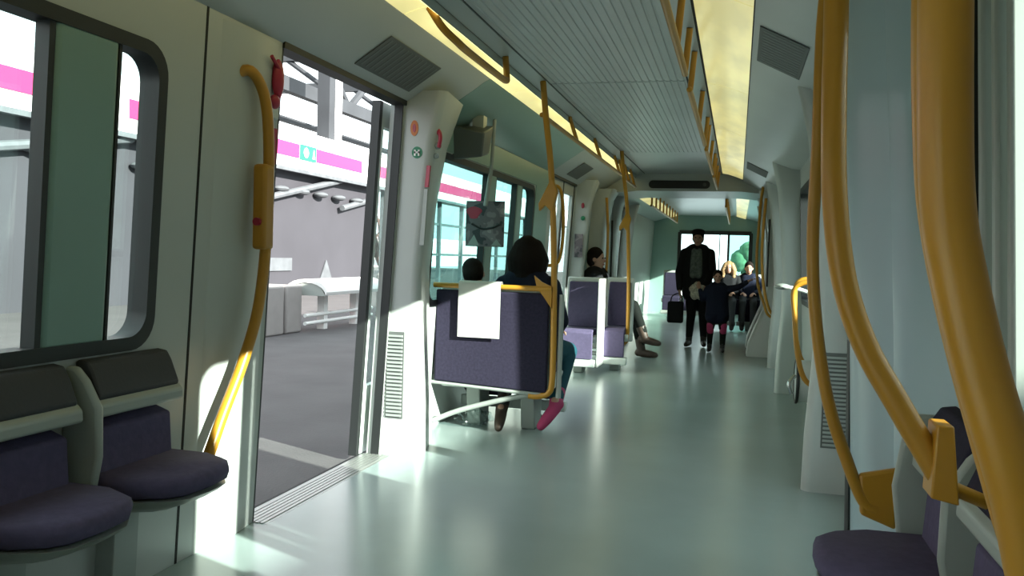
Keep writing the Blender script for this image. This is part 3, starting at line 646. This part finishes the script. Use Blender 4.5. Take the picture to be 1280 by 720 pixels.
# tip up seat with round end, right, mid distance
t = thing('tip_up_seat', (0.45, 6.3, 0.3), 'pale tip up seat with rounded end low on the right wall beyond the post', 'seat')
bm = B(); curve(bm, [(0.62, 6.3, 0.37), (0.5, 6.3, 0.37), (0.43, 6.3, 0.37)], [0.15]*13, 6, 24); part(t, 'seat_drum', bm, 'white_shell')
bm = B(); ring = [V((0.435, 6.3+0.15*math.cos(a), 0.37+0.15*math.sin(a))) for a in [2*math.pi*k/28 for k in range(29)]]; tube(bm, ring, 0.012, 8); part(t, 'seal_ring', bm, 'rubber')
bm = B(); curve(bm, [(0.42, 6.22, 0.42), (0.38, 6.2, 0.36), (0.40, 6.2, 0.29)], 0.015); part(t, 'handle', bm, 'chrome', 'chrome handle')
t = thing('armrest', (0.4, 6.2, 1.0), 'grey fold down armrest on a white arm, right side beyond the post', 'armrest')
bm = B(); ball(bm, (0.31, 6.25, 1.035), (0.055, 0.12, 0.022), 3); part(t, 'pad', bm, 'seat_grey')
bm = B(); curve(bm, [(0.36, 6.28, 1.03), (0.44, 6.3, 1.015), (0.575, 6.32, 0.97)], 0.014); part(t, 'arm', bm, 'white_shell')
# booth seats on the right mid distance, seen edge on


# ------------------------------------------------------------------ monitor, poster, far poster
t = thing('monitor', (-1.8, 5.6, 1.95), 'grey wedge shaped monitor box under the cove beyond the sticker post', 'monitor')
bm = B(); hexa(bm, [(-1.93, 5.52, 1.84), (-1.71, 5.55, 1.86), (-1.71, 5.72, 1.90), (-1.93, 5.72, 1.86), (-1.90, 5.46, 2.06), (-1.68, 5.50, 2.02), (-1.68, 5.72, 2.10), (-1.90, 5.72, 2.08)]); part(t, 'housing', bm, 'screen', bevel=0.012)
bm = B(); box(bm, -1.80, -1.72, 5.60, 5.68, 2.05, 2.15); part(t, 'bracket', bm, 'seat_grey')
t = thing('hanging_poster', (-1.78, 5.9, 1.25), 'grey poster with a red patch hanging before the window above the seats', 'poster')
bm = B(); box(bm, -1.925, -1.635, 5.90, 5.906, 1.255, 1.585); part(t, 'sheet', bm, 'poster_print', 'dark printed picture with a red patch')
bm = B(); prism(bm, [(-1.865+0.055*math.cos(a)*(1+0.25*math.sin(3*a)), 5.899, 1.50+0.045*math.sin(a)) for a in [2*math.pi*k/20 for k in range(20)]], (0, -0.002, 0)); part(t, 'red_patch', bm, 'red')
bm = B(); prism(bm, [(-1.91, 5.899, 1.262), (-1.82, 5.899, 1.262), (-1.86, 5.899, 1.34)], (0, -0.002, 0)); prism(bm, [(-1.73, 5.899, 1.262), (-1.65, 5.899, 1.262), (-1.69, 5.899, 1.31)], (0, -0.002, 0)); part(t, 'pale_print', bm, 'seat_grey')
bm = B(); curve(bm, [(-1.88, 5.899, 1.42), (-1.80, 5.898, 1.385), (-1.72, 5.898, 1.395), (-1.67, 5.899, 1.42)], 0.008, 5, 8); part(t, 'dark_print', bm, 'rubber')
bm = B(); tube(bm, [(-1.78, 5.91, 1.55), (-1.74, 5.90, 1.85), (-1.73, 5.9, 2.17)], [0.02, 0.014, 0.014], 10); part(t, 'hanger', bm, 'seat_grey')
bm = B(); box(bm, -1.90, -1.80, 10.04, 10.055, 1.20, 1.48); o = obj('notice', bm, 'poster_print'); tag(o, 'small dark notice on the post beyond the second left door', 'poster')
bm = B(); ball(bm, (-1.815, 10.05, 1.82), (0.02, 0.008, 0.035), 2); o = obj('sticker', bm, 'red'); tag(o, 'small dark red sticker above the far notice', 'sticker')
bm = B(); ball(bm, (-1.81, 10.05, 1.67), (0.028, 0.008, 0.028), 2); o = obj('sticker', bm, 'green'); tag(o, 'round green sticker above the far notice', 'sticker')
# clear plastic bag on the floor
bm = B(); ball(bm, (-1.74, 5.62, 0.06), (0.12, 0.09, 0.055), 4)
for v in bm.verts:
    k = 1+0.30*math.sin(v.co.x*90+v.co.z*60)*math.cos(v.co.y*80+v.co.x*30); c = V((-1.74, 5.62, 0.06)); v.co = c+(v.co-c)*k; v.co.z = max(v.co.z, 0.004)
o = obj('plastic_bag', bm, 'plastic_clear'); tag(o, 'crumpled clear plastic bag on the floor under the nearest seats', 'bag')

# ------------------------------------------------------------------ people
def hand(bm, w_, d_, pn, s=1.0, curl=0.6, side=1):   # wrist, direction, palm normal
    d_ = V(d_).normalized(); pn = V(pn); pn = (pn-d_*pn.dot(d_)).normalized(); sd_ = d_.cross(pn)*side; w_ = V(w_)
    rot = Matrix((sd_, d_, pn)).transposed()
    cap(bm, w_, w_+d_*0.02*s, 0.025*s, 0.026*s)
    ball(bm, w_+d_*0.05*s, (0.040*s, 0.050*s, 0.016*s), 3, rot)
    for i, ln in enumerate((0.068, 0.078, 0.072, 0.056)):
        b = w_+d_*0.085*s+sd_*(0.030-0.020*i)*s; p = b; dd = d_.copy()
        for j in range(3):
            dd = (dd*math.cos(curl*0.6)+pn*math.sin(curl*0.6)).normalized(); q = p+dd*ln*s*(0.45, 0.32, 0.23)[j]; r0 = (0.0095, 0.0088, 0.008)[j]*s
            cap(bm, p, q, r0, r0*0.92); p = q
    b = w_+d_*0.03*s+sd_*0.030*s; q = b+(sd_*0.75+d_*0.6+pn*0.25).normalized()*0.038*s; cap(bm, b, q, 0.013*s, 0.0105*s); cap(bm, q, q+(d_*0.9+sd_*0.2+pn*0.35).normalized()*0.03*s, 0.0105*s, 0.009*s)
def person(label, J, s, face, mats, hairstyle='short', voxel=0.008, coatlen=0.0, extra=None):
    f = V(face).normalized(); up = V(J.get('up', (0, 0, 1))).normalized(); rt = f.cross(up).normalized(); up = rt.cross(f)
    rot = Matrix((rt, f, up)).transposed(); g = {k: V(v) for k, v in J.items() if isinstance(v, (tuple, list, Vector)) and k != 'up'}
    t = thing('person', (g['pelvis'].x, g['pelvis'].y, 0), label, 'person')
    H_ = g['head']; bm = B()
    ball(bm, H_+up*0.015*s-f*0.008*s, (0.074*s, 0.092*s, 0.098*s), 3, rot); ball(bm, H_-up*0.055*s+f*0.028*s, (0.052*s, 0.058*s, 0.06*s), 3, rot)
    ball(bm, H_-up*0.02*s+f*0.098*s, (0.011*s, 0.018*s, 0.022*s), 2, rot)
    for q in (-1, 1): ball(bm, H_+rt*q*0.076*s-up*0.01*s, (0.010*s, 0.018*s, 0.030*s), 2, rot)
    cap(bm, H_-up*0.07*s-f*0.02*s, g['neck'], 0.050*s, 0.056*s)
    sh = (g['shL']+g['shR'])/2; cap(bm, g['neck']-V((0, 0, 0.02*s)), g['neck']*0.5+g['pelvis']*0.5, 0.10*s, 0.12*s); cap(bm, g['neck']*0.5+g['pelvis']*0.5, g['pelvis'], 0.12*s, 0.135*s)
    for q in 'LR':
        cap(bm, g['neck']-V((0, 0, 0.03*s)), g['sh'+q], 0.055*s, 0.054*s); cap(bm, g['sh'+q], g['el'+q], 0.050*s, 0.038*s); cap(bm, g['el'+q], g['wr'+q], 0.038*s, 0.026*s)
        cap(bm, g['hip'+q], g['kn'+q], 0.082*s, 0.054*s); cap(bm, g['kn'+q], g['an'+q], 0.052*s, 0.036*s)
        dd = (g['wr'+q]-g['el'+q]).normalized(); hand(bm, g['wr'+q], dd, J.get('palm'+q, f), s, J.get('curl', 0.6), 1 if q == 'L' else -1)
        td = V(J.get('toe'+q, f)).normalized(); cap(bm, g['an'+q]-V((0, 0, 0.03*s)), g['an'+q]+td*0.13*s-V((0, 0, 0.045*s)), 0.034*s, 0.028*s)
    part(t, 'body', bm, 'skin', remesh=voxel)
    # coat
    bm = B(); k = 1.0
    mid = g['neck']*0.5+g['pelvis']*0.5
    for a, b, ra, rb in ((g['neck']-V((0, 0, 0.05*s)), mid, 0.128, 0.142), (mid, g['pelvis'], 0.142, 0.160)):
        for o_ in (-0.055, 0, 0.055): cap(bm, a+rt*o_*s, b+rt*o_*s, ra*s, rb*s)
    if coatlen:
        for q in (-0.06, 0.06): cap(bm, g['pelvis']+rt*q*s, g['pelvis']+rt*q*s-V((0, 0, coatlen)), 0.155*s, 0.165*s)
    for q in 'LR':
        cap(bm, g['neck']-V((0, 0, 0.04*s)), g['sh'+q], 0.07*s, 0.070*s); cap(bm, g['sh'+q], g['el'+q], 0.069*s, 0.058*s); cap(bm, g['el'+q], g['wr'+q]-(g['wr'+q]-g['el'+q]).normalized()*0.01, 0.056*s, 0.044*s)
    cap(bm, g['neck']-V((0, 0, 0.01)), g['neck']+V((0, 0, 0.02*s)), 0.072*s, 0.066*s)
    part(t, 'coat', bm, mats['coat'], remesh=0.012)
    bm = B()
    for q in 'LR':
        cap(bm, g['pelvis'], g['hip'+q], 0.13*s, 0.115*s); cap(bm, g['hip'+q], g['kn'+q], 0.100*s, 0.068*s); cap(bm, g['kn'+q], g['an'+q]+(g['kn'+q]-g['an'+q]).normalized()*0.05*s, 0.067*s, 0.050*s)
    part(t, 'trousers', bm, mats['legs'], remesh=0.012)
    for q in 'LR':
        td = V(J.get('toe'+q, f)).normalized(); bm = B(); a = g['an'+q]
        ball(bm, a-V((0, 0, 0.035*s))-td*0.035*s, (0.042*s,)*3, 2); cap(bm, a-V((0, 0, 0.035*s)), a+td*0.10*s-V((0, 0, 0.045*s)), 0.045*s, 0.040*s); cap(bm, a+td*0.10*s-V((0, 0, 0.045*s)), a+td*0.155*s-V((0, 0, 0.05*s)), 0.040*s, 0.032*s)
        cap(bm, a-V((0, 0, 0.02*s)), a+(g['kn'+q]-a).normalized()*mats.get('shaft', 0.06)*s, 0.046*s, 0.054*s)
        part(t, 'shoe', bm, mats['shoes'+q] if 'shoes'+q in mats else mats['shoes'], remesh=0.008)
    # hair
    bm = B(); ball(bm, H_+up*0.035*s-f*0.020*s, (0.086*s, 0.096*s, 0.098*s), 3, rot); ball(bm, H_-f*0.045*s-up*0.01*s, (0.084*s, 0.070*s, 0.088*s), 3, rot)
    if hairstyle == 'long':
        for a in range(-5, 6):
            an = a*0.36; o_ = rt*math.sin(an)*0.078*s-f*math.cos(an)*0.078*s
            cap(bm, H_+o_*0.70+up*0.055*s, H_+o_*1.28-up*0.05*s, 0.052*s, 0.055*s); cap(bm, H_+o_*1.28-up*0.05*s, H_+o_*1.25-up*(0.13+0.015*math.cos(a*2))*s, 0.055*s, 0.042*s)
            ball(bm, H_+o_*1.28-up*(0.16+0.01*(a % 2))*s, 0.040*s, 2)
    if hairstyle == 'cap':
        ball(bm, H_+up*0.085*s-f*0.01*s, (0.10*s, 0.112*s, 0.050*s), 3, rot)
    part(t, 'hair' if hairstyle != 'cap' else 'cap', bm, mats['hair'], remesh=0.009)
    for q in (-1, 1):
        bm = B(); ball(bm, H_+rt*q*0.030*s+f*0.084*s+up*0.008*s, (0.013*s, 0.008*s, 0.008*s), 2, rot); part(t, 'eye', bm, 'eye')
    bm = B(); ball(bm, H_+f*0.084*s-up*0.062*s, (0.024*s, 0.010*s, 0.007*s), 2, rot); part(t, 'lips', bm, 'lip')
    if extra: extra(t, g, f, rt, up)
    return t
# woman in the aisle seat, seen from behind, feet tucked back under the seat
def head_turn(*a): pass
person('seated woman with shoulder length dark hair, seen from behind in the aisle seat', dict(
    head=(-1.435, 5.84, 1.215), neck=(-1.435, 5.82, 1.05), pelvis=(-1.36, 5.80, 0.56), shL=(-1.60, 5.82, 0.99), shR=(-1.255, 5.82, 0.99),
    elL=(-1.64, 5.95, 0.74), elR=(-1.19, 5.88, 0.74), wrL=(-1.50, 6.15, 0.66), wrR=(-1.26, 6.12, 0.66), hipL=(-1.45, 5.82, 0.55), hipR=(-1.27, 5.82, 0.55),
    knL=(-1.42, 6.20, 0.52), knR=(-1.19, 6.20, 0.50), anL=(-1.36, 5.80, 0.14), anR=(-1.16, 5.62, 0.205), toeL=(0.1, 0.9, -0.4), toeR=(-0.45, -0.5, -0.6), palmL=(0, 0, -1), palmR=(0, 0, -1)),
    0.98, (0.1, 1, 0), dict(coat='coat_navy', legs='jeans', shoes='boots_brown', shoesR='magenta', hair='hair_dark', shaft=0.13), 'long')
person('stooping passenger with dark hair and brown boots in the window seat beside her', dict(
    head=(-1.84, 5.86, 1.05), neck=(-1.77, 5.80, 0.93), pelvis=(-1.74, 5.80, 0.54), shL=(-1.85, 5.86, 0.86), shR=(-1.62, 5.86, 0.86),
    elL=(-1.86, 6.0, 0.68), elR=(-1.58, 6.0, 0.66), wrL=(-1.80, 6.2, 0.62), wrR=(-1.66, 6.2, 0.62), hipL=(-1.83, 5.85, 0.53), hipR=(-1.66, 5.85, 0.53),
    knL=(-1.84, 6.22, 0.50), knR=(-1.60, 6.20, 0.50), anL=(-1.76, 5.85, 0.12), anR=(-1.54, 5.62, 0.13), toeL=(0, 0.9, -0.3), toeR=(0.12, -0.75, -0.3), up=(-0.3, 0.5, 0.8), palmL=(0, 0, -1), palmR=(0, 0, -1)),
    0.92, (-0.1, 0.9, -0.45), dict(coat='coat_black', legs='trousers_grey', shoes='boots_brown', hair='hair_dark', shaft=0.12))
# passenger with crossed legs beyond the purple seats
person('passenger in dark trousers with crossed legs reaching into the aisle beyond the purple seats', dict(
    head=(-1.685, 10.42, 1.19), neck=(-1.69, 10.42, 1.02), pelvis=(-1.62, 10.42, 0.54), shL=(-1.66, 10.60, 0.96), shR=(-1.66, 10.24, 0.96),
    elL=(-1.60, 10.64, 0.72), elR=(-1.60, 10.22, 0.72), wrL=(-1.38, 10.52, 0.66), wrR=(-1.38, 10.36, 0.68), hipL=(-1.58, 10.50, 0.52), hipR=(-1.58, 10.34, 0.52),
    knL=(-1.20, 10.46, 0.55), knR=(-1.21, 10.36, 0.63), anL=(-1.10, 10.46, 0.09), anR=(-1.06, 10.38, 0.26), toeL=(1, -0.1, 0.0), toeR=(1, -0.1, -0.1), palmL=(0, 0, -1), palmR=(0, 0, -1)),
    1.12, (1, -0.25, 0), dict(coat='coat_black', legs='trousers_dark', shoes='boots_brown', hair='hair_dark', shaft=0.12), voxel=0.01)
bm = B(); box(bm, -1.97, -1.86, 10.15, 10.60, 0.40, 0.95); box(bm, -1.97, -1.42, 10.15, 10.60, 0.34, 0.42); box(bm, -1.9, -1.8, 10.3, 10.45, 0.0, 0.34)
bm.free()
booth = thing('side_seat', (-1.75, 10.42, 0), 'side facing seat under the passenger with crossed legs', 'seat')
bm = B(); box(bm, -1.975, -1.86, 10.16, 10.68, 0.42, 0.95); part(booth, 'backrest', bm, 'purple', bevel=0.02)
bm = B(); box(bm, -1.975, -1.42, 10.16, 10.68, 0.36, 0.42); part(booth, 'seat_cushion', bm, 'purple', bevel=0.02)
bm = B(); box(bm, -1.93, -1.75, 10.34, 10.50, 0.0, 0.36); part(booth, 'pedestal', bm, 'seat_grey', bevel=0.01)
# standing adult
def adult_extra(t, g, f, rt, up):
    bm = B(); cap(bm, g['neck']+V((0, 0, 0.01)), g['neck']-V((0, 0, 0.03)), 0.075, 0.085)
    for q in (-0.03, 0.04): cap(bm, g['neck']+f*0.09+rt*q+V((0, 0, -0.03)), g['neck']+f*0.15+rt*q+V((0, 0, -0.36)), 0.045, 0.05)
    part(t, 'scarf', bm, 'scarf', remesh=0.01)
person('standing adult in a black coat, dark cap and grey scarf at the gangway', dict(
    head=(-0.545, 12.12, 1.52), neck=(-0.545, 12.14, 1.37), pelvis=(-0.53, 12.15, 0.86), shL=(-0.37, 12.13, 1.31), shR=(-0.72, 12.13, 1.31),
    elL=(-0.33, 12.10, 1.05), elR=(-0.79, 12.12, 1.03), wrL=(-0.42, 11.90, 0.86), wrR=(-0.77, 12.03, 0.80), hipL=(-0.44, 12.15, 0.84), hipR=(-0.62, 12.15, 0.84),
    knL=(-0.44, 12.12, 0.46), knR=(-0.60, 12.10, 0.46), anL=(-0.42, 12.15, 0.09), anR=(-0.62, 12.08, 0.09), toeL=(0.1, -1, 0), toeR=(-0.2, -1, 0), palmL=(-1, 0, 0), palmR=(1, 0, 0)),
    0.97, (-0.02, -1, -0.05), dict(coat='coat_black', legs='coat_black', shoes='boots_black', hair='hair_dark', shaft=0.2), 'cap', voxel=0.008, coatlen=0.10, extra=adult_extra)
t = thing('shoulder_bag', (-0.80, 12.0, 0.30), 'dark bag hanging from the standing adult hand', 'bag')
bm = B(); box(bm, -0.92, -0.70, 11.93, 12.03, 0.33, 0.63); part(t, 'bag_body', bm, 'coat_black', bevel=0.03)
bm = B(); curve(bm, [(-0.88, 11.98, 0.62), (-0.86, 11.98, 0.70), (-0.785, 12.0, 0.74), (-0.73, 11.98, 0.70), (-0.72, 11.98, 0.62)], 0.008); part(t, 'handle', bm, 'coat_black')
t = thing('patterned_bag', (-0.53, 11.8, 0.68), 'pale patterned bundle held in front of the standing adult', 'bag')
bm = B(); ball(bm, (-0.52, 11.80, 0.79), (0.10, 0.06, 0.12), 4)
for v in bm.verts: v.co += V((0, 0, 0.012*math.sin(v.co.x*70)))+V((0.01*math.sin(v.co.z*60), 0, 0))
part(t, 'bundle', bm, 'cream'); bm = B(); curve(bm, [(-0.58, 11.8, 0.88), (-0.50, 11.82, 0.93), (-0.45, 11.82, 0.88)], 0.01); part(t, 'handle', bm, 'coat_black')
# child with arm out
def child_extra(t, g, f, rt, up):
    for q in 'LR':
        bm = B(); a = g['kn'+q]; cap(bm, a+V((0, 0, 0.05)), a-V((0, 0, 0.04)), 0.052, 0.045); part(t, 'legging', bm, 'magenta', 'magenta band at the knee', remesh=0.008)
person('small child in dark jacket with one arm stretched sideways, in front of the adult', dict(
    head=(-0.245, 11.5, 1.00), neck=(-0.24, 11.5, 0.88), pelvis=(-0.235, 11.52, 0.53), shL=(-0.115, 11.5, 0.84), shR=(-0.36, 11.5, 0.84),
    elL=(0.02, 11.47, 0.87), elR=(-0.43, 11.5, 0.70), wrL=(0.135, 11.44, 0.95), wrR=(-0.47, 11.56, 0.82), hipL=(-0.18, 11.52, 0.50), hipR=(-0.29, 11.52, 0.50),
    knL=(-0.15, 11.49, 0.31), knR=(-0.315, 11.49, 0.31), anL=(-0.155, 11.52, 0.065), anR=(-0.32, 11.52, 0.065), toeL=(0.1, -1, 0), toeR=(-0.1, -1, 0), palmL=(0, 0, -1), palmR=(0, 0, 1)),
    0.72, (0.05, -1, 0), dict(coat='coat_navy', legs='trousers_dark', shoes='boots_black', hair='hair_dark', shaft=0.3), voxel=0.006, coatlen=0.05, extra=child_extra)
# seated far passengers
for nm, x, y, hx, hair, lab in ((0, -0.15, 15.7, 0, 'hair_blond', 'fair haired passenger seated facing us beyond the child'), (1, 0.20, 15.75, 0, 'hair_dark', 'dark haired passenger seated at the right wall beyond the child')):
    person(lab, dict(head=(x, y-0.06, 1.10), neck=(x, y, 0.95), pelvis=(x, y, 0.55), shL=(x+0.16, y, 0.90), shR=(x-0.16, y, 0.90), elL=(x+0.20, y-0.12, 0.70), elR=(x-0.20, y-0.12, 0.70),
        wrL=(x+0.1, y-0.32, 0.66), wrR=(x-0.1, y-0.32, 0.66), hipL=(x+0.09, y-0.03, 0.54), hipR=(x-0.09, y-0.03, 0.54), knL=(x+0.09, y-0.48, 0.50), knR=(x-0.09, y-0.48, 0.50),
        anL=(x+0.09, y-0.50, 0.09), anR=(x-0.09, y-0.46, 0.09), toeL=(0, -1, 0), toeR=(0, -1, 0), palmL=(0, 0, -1), palmR=(0, 0, -1)), 0.93, (0, -1, 0),
        dict(coat='coat_navy' if nm else 'coat_black', legs='trousers_grey', shoes='boots_black', hair=hair), 'long' if nm == 0 else 'short', voxel=0.011)

# ------------------------------------------------------------------ outside, left
bm = B(); box(bm, -60, -2.20, -20, 70, -0.4, -0.045); struct('ground', bm, 'asphalt', 'grey platform paving outside the open doorway')
bm = B(); box(bm, -2.95, -2.18, -20, 60, -0.4, -0.035); struct('platform_edge', bm, 'asphalt', 'stone edge of the platform')
bm = B(); box(bm, 0.85, 60, -20, 70, -0.6, -0.4); struct('ground_right', bm, 'gravel', 'ground on the closed side of the tram')
bm = B(); box(bm, 8, 9, -15, 70, -0.4, 4.15); struct('boundary_wall', bm, 'facade_right', 'long building beyond the closed side')
bm = B(); box(bm, 0.1, 1.6, 27, 27.4, -0.4, 1.2)
for k in range(8): ball(bm, (0.05+k*0.24, 26.8, 1.25+0.25*math.sin(k*1.7)), (0.28, 0.3, 0.35), 2)
o = obj('hedge', bm, 'hedge'); tag(o, 'green hedge beyond the end window', 'hedge')
# station building
t = thing('station_building', (-12, 15, -0.05), 'long building with wall coloured as shaded, white and magenta fascia across the platform', 'building')
bm = B(); box(bm, -13.0, -12.0, -10, 26.3, -0.05, 3.5); part(t, 'wall', bm, 'facade_shade')
bm = B(); box(bm, -12.6, -11.7, -10, 60, 3.36, 4.45); part(t, 'fascia', bm, 'fascia_white')
bm = B(); box(bm, -11.74, -11.6, -10, 60, 3.28, 3.38); part(t, 'gutter', bm, 'steel')
for a, b in ((-9, 6.5), (6.9, 9.5), (9.9, 14), (14.3, 19.2), (19.35, 21.0), (22.0, 25), (25.6, 40)):
    bm = B(); box(bm, -11.705, -11.68, a, b, 3.68, 4.06); part(t, 'stripe', bm, 'pinkred', 'magenta stripe')
bm = B(); box(bm, -11.705, -11.675, 21.05, 21.95, 3.66, 4.08); gl = part(t, 'station_sign', bm, 'green', 'green sign with white marks')
bm = B(); prism(bm, [(-11.67, 21.35+0.13*math.cos(a), 3.87+0.14*math.sin(a)) for a in [2*math.pi*k/16 for k in range(16)]], (0.01, 0, 0)); prism(bm, [(-11.67, 21.72, 3.74), (-11.67, 21.86, 3.74), (-11.67, 21.79, 4.0)], (0.01, 0, 0)); part(gl, 'sign_marks', bm, 'white')
for k in range(14):
    y = (20.36, 21.5, 22.6, 23.75, 25.0, 9.2, 10.6, 13.6, 12.2, 14.9, 7.8, 6.4, 5.0, 3.6)[k]
    bm = B(); ball(bm, (-11.85, y, 2.80), (0.20, 0.30, 0.09), 2); part(t, 'wall_light', bm, 'steel')
for ya, za, yb, zb in ((19.3, 2.45, 23.8, 3.33), (23.9, 2.5, 26.3, 2.95), (10, 2.5, 14.5, 3.3)):
    bm = B(); tube(bm, [(-11.8, ya, za), (-11.8, yb, zb)], 0.09, 8); part(t, 'brace', bm, 'steel')
for y in (21.3, 22.9):
    bm = B(); prism(bm, [(-11.98, y, 0.35), (-11.98, y+0.7, 0.35), (-11.98, y+0.35, 0.9)], (0.03, 0, 0))
    if y > 22: part(t, 'warning_plate', bm, 'steel')
    else: bm.free()
bm = B(); box(bm, -12.0, -11.95, 19.2, 21.2, 0.6, 0.95); part(t, 'vent', bm, 'steel')
# steel truss canopy
t = thing('canopy_truss', (-13.9, 15, 4.4), 'dark steel roof truss with columns over the platform', 'truss')
bm = B(); box(bm, -12.5, -12.1, 23.9, 24.35, 4.4, 8.0); part(t, 'column', bm, 'fascia_white', 'pale column'); bm = B(); box(bm, -12.5, -12.1, 23.5, 23.88, 4.4, 8.0); part(t, 'column', bm, 'truss_steel')
for z0_, z1_ in ((6.15, 6.6), (8.7, 9.05)):
    bm = B(); box(bm, -14.1, -13.8, -4, 60, z0_, z1_); part(t, 'chord', bm, 'truss_steel')
for k in range(15):
    y = -2+k*3.4; z = (6.4, 8.9) if k % 2 else (8.9, 6.4)
    bm = B(); tube(bm, [(-13.95, y, z[0]), (-13.95, y+3.4, z[1])], 0.13, 8); part(t, 'web_member', bm, 'truss_steel')
for y in (6, 11, 16, 20.5, 25, 30, 36):
    bm = B(); box(bm, -24, -13.8, y-0.15, y+0.15, 8.5, 8.9); part(t, 'rafter', bm, 'truss_steel')
    bm = B(); tube(bm, [(-13.95, y, 6.3), (-17.5, y, 8.7)], 0.10, 8); part(t, 'strut', bm, 'truss_steel')
for z in (5.2, 5.75):
    bm = B(); box(bm, -16, -15.8, 25.5, 40, z, z+0.18); part(t, 'rail', bm, 'truss_steel')
bm = B(); box(bm, -20, -13.5, 2.5, 15.5, 9.1, 9.25); part(t, 'roof_sheet', bm, 'truss_steel')
t = thing('floodlight', (-13.0, 20.5, 5.0), 'dark lamp on an arm above the magenta striped fascia', 'lamp')
bm = B(); hexa(bm, [(-13.2, 20.3, 4.9), (-12.8, 20.3, 4.9), (-12.8, 21.6, 4.8), (-13.2, 21.6, 4.8), (-13.2, 20.5, 5.5), (-12.9, 20.5, 5.5), (-12.9, 21.3, 5.6), (-13.2, 21.3, 5.6)]); part(t, 'lamp_head', bm, 'truss_steel')
bm = B(); tube(bm, [(-13.0, 21.0, 5.5), (-13.9, 22.2, 6.4)], 0.09); part(t, 'arm', bm, 'truss_steel')
t = thing('glazed_screen', (-12, 34, -0.05), 'long screen of steel posts and rails at the far end of the platform', 'fence')
for k in range(9):
    y = 27.5+k*2.9; bm = B(); box(bm, -12.1, -11.95, y-0.08, y+0.08, -0.05, 3.35); part(t, 'post', bm, 'steel')
for z in (1.15, 2.4):
    bm = B(); box(bm, -12.06, -12.0, 27.5, 50.7, z-0.05, z+0.05); part(t, 'rail', bm, 'steel')
bm = B(); box(bm, -40, -28, 38, 90, -0.05, 2.6); o = obj('pale_building', bm, 'fascia_white', bevel=0.05); tag(o, 'low pale building far beyond the platform', 'building')
for n_, (x, y, h) in enumerate(((-15.5, 33, 2.6), (-17, 39, 3.0))):
    t = thing('bare_bush', (x, y, -0.05), ('reddish bare bush behind the steel screen, seen through the seat window', 'farther bare bush behind the steel screen')[n_], 'bush')
    bm = B(); rnd = random.Random(n_)
    for q in range(40):
        a = rnd.uniform(0, 6.28); rr = rnd.uniform(0.3, 1.4); hh = h*rnd.uniform(0.6, 1.0)
        curve(bm, [(x, y, -0.05), (x+0.35*rr*math.cos(a), y+0.35*rr*math.sin(a), hh*0.5), (x+rr*math.cos(a), y+rr*math.sin(a), hh)], 0.035, 3, 5)
    part(t, 'branches', bm, 'bark')
# bench shelter and blocks
t = thing('bench', (-6.3, 12.6, -0.045), 'white curved bench with slim legs on the platform', 'bench')
bm = B(); rings = []
for y in (11.6, 13.8):
    r = [( -6.3-0.35*math.cos(a)*-1, y, 0.56+0.19*math.sin(a)) for a in [math.pi*k/10 for k in range(11)]]
    rings.append(r+[(p[0]*1.0+(0.02 if p[0] < -6.3 else -0.02), y, p[2]-0.05) for p in reversed(r)])
loft(bm, rings); part(t, 'shell', bm, 'white')
bm = B(); prism(bm, [(-6.62, 11.62, 0.50), (-5.98, 11.62, 0.50), (-6.08, 11.62, 0.66), (-6.3, 11.62, 0.72), (-6.52, 11.62, 0.66)], (0, 0.03, 0)); part(t, 'end_cap', bm, 'seat_grey')
for y in (12.15, 13.3):
    bm = B(); box(bm, -6.36, -6.24, y-0.06, y+0.06, -0.045, 0.7); part(t, 'leg', bm, 'white')
for z in (0.08, 0.2):
    bm = B(); tube(bm, [(-6.25, 11.5, z), (-6.25, 13.9, z)], 0.03); part(t, 'crossbar', bm, 'white')
for i, (y0_, y1_) in enumerate(((10.50, 10.98), (11.05, 11.50))):
    bm = B(); box(bm, -6.9, -6.3, y0_, y1_, -0.045, 0.66); o = obj('concrete_block', bm, 'block', bevel=0.03); tag(o, ('pale upright block on the platform, nearer the yellow handrail', 'pale upright block on the platform, nearer the bench')[i], 'block')
for y, lab in ((14.6, 'grey bollard beyond the bench'), (9.7, 'grey bollard before the pale blocks')):
    bm = B(); tube(bm, [(-6.4, y, -0.045), (-6.4, y, 0.75)], 0.07); ball(bm, (-6.4, y, 0.75), 0.07, 2); o = obj('bollard', bm, 'block'); tag(o, lab, 'bollard')
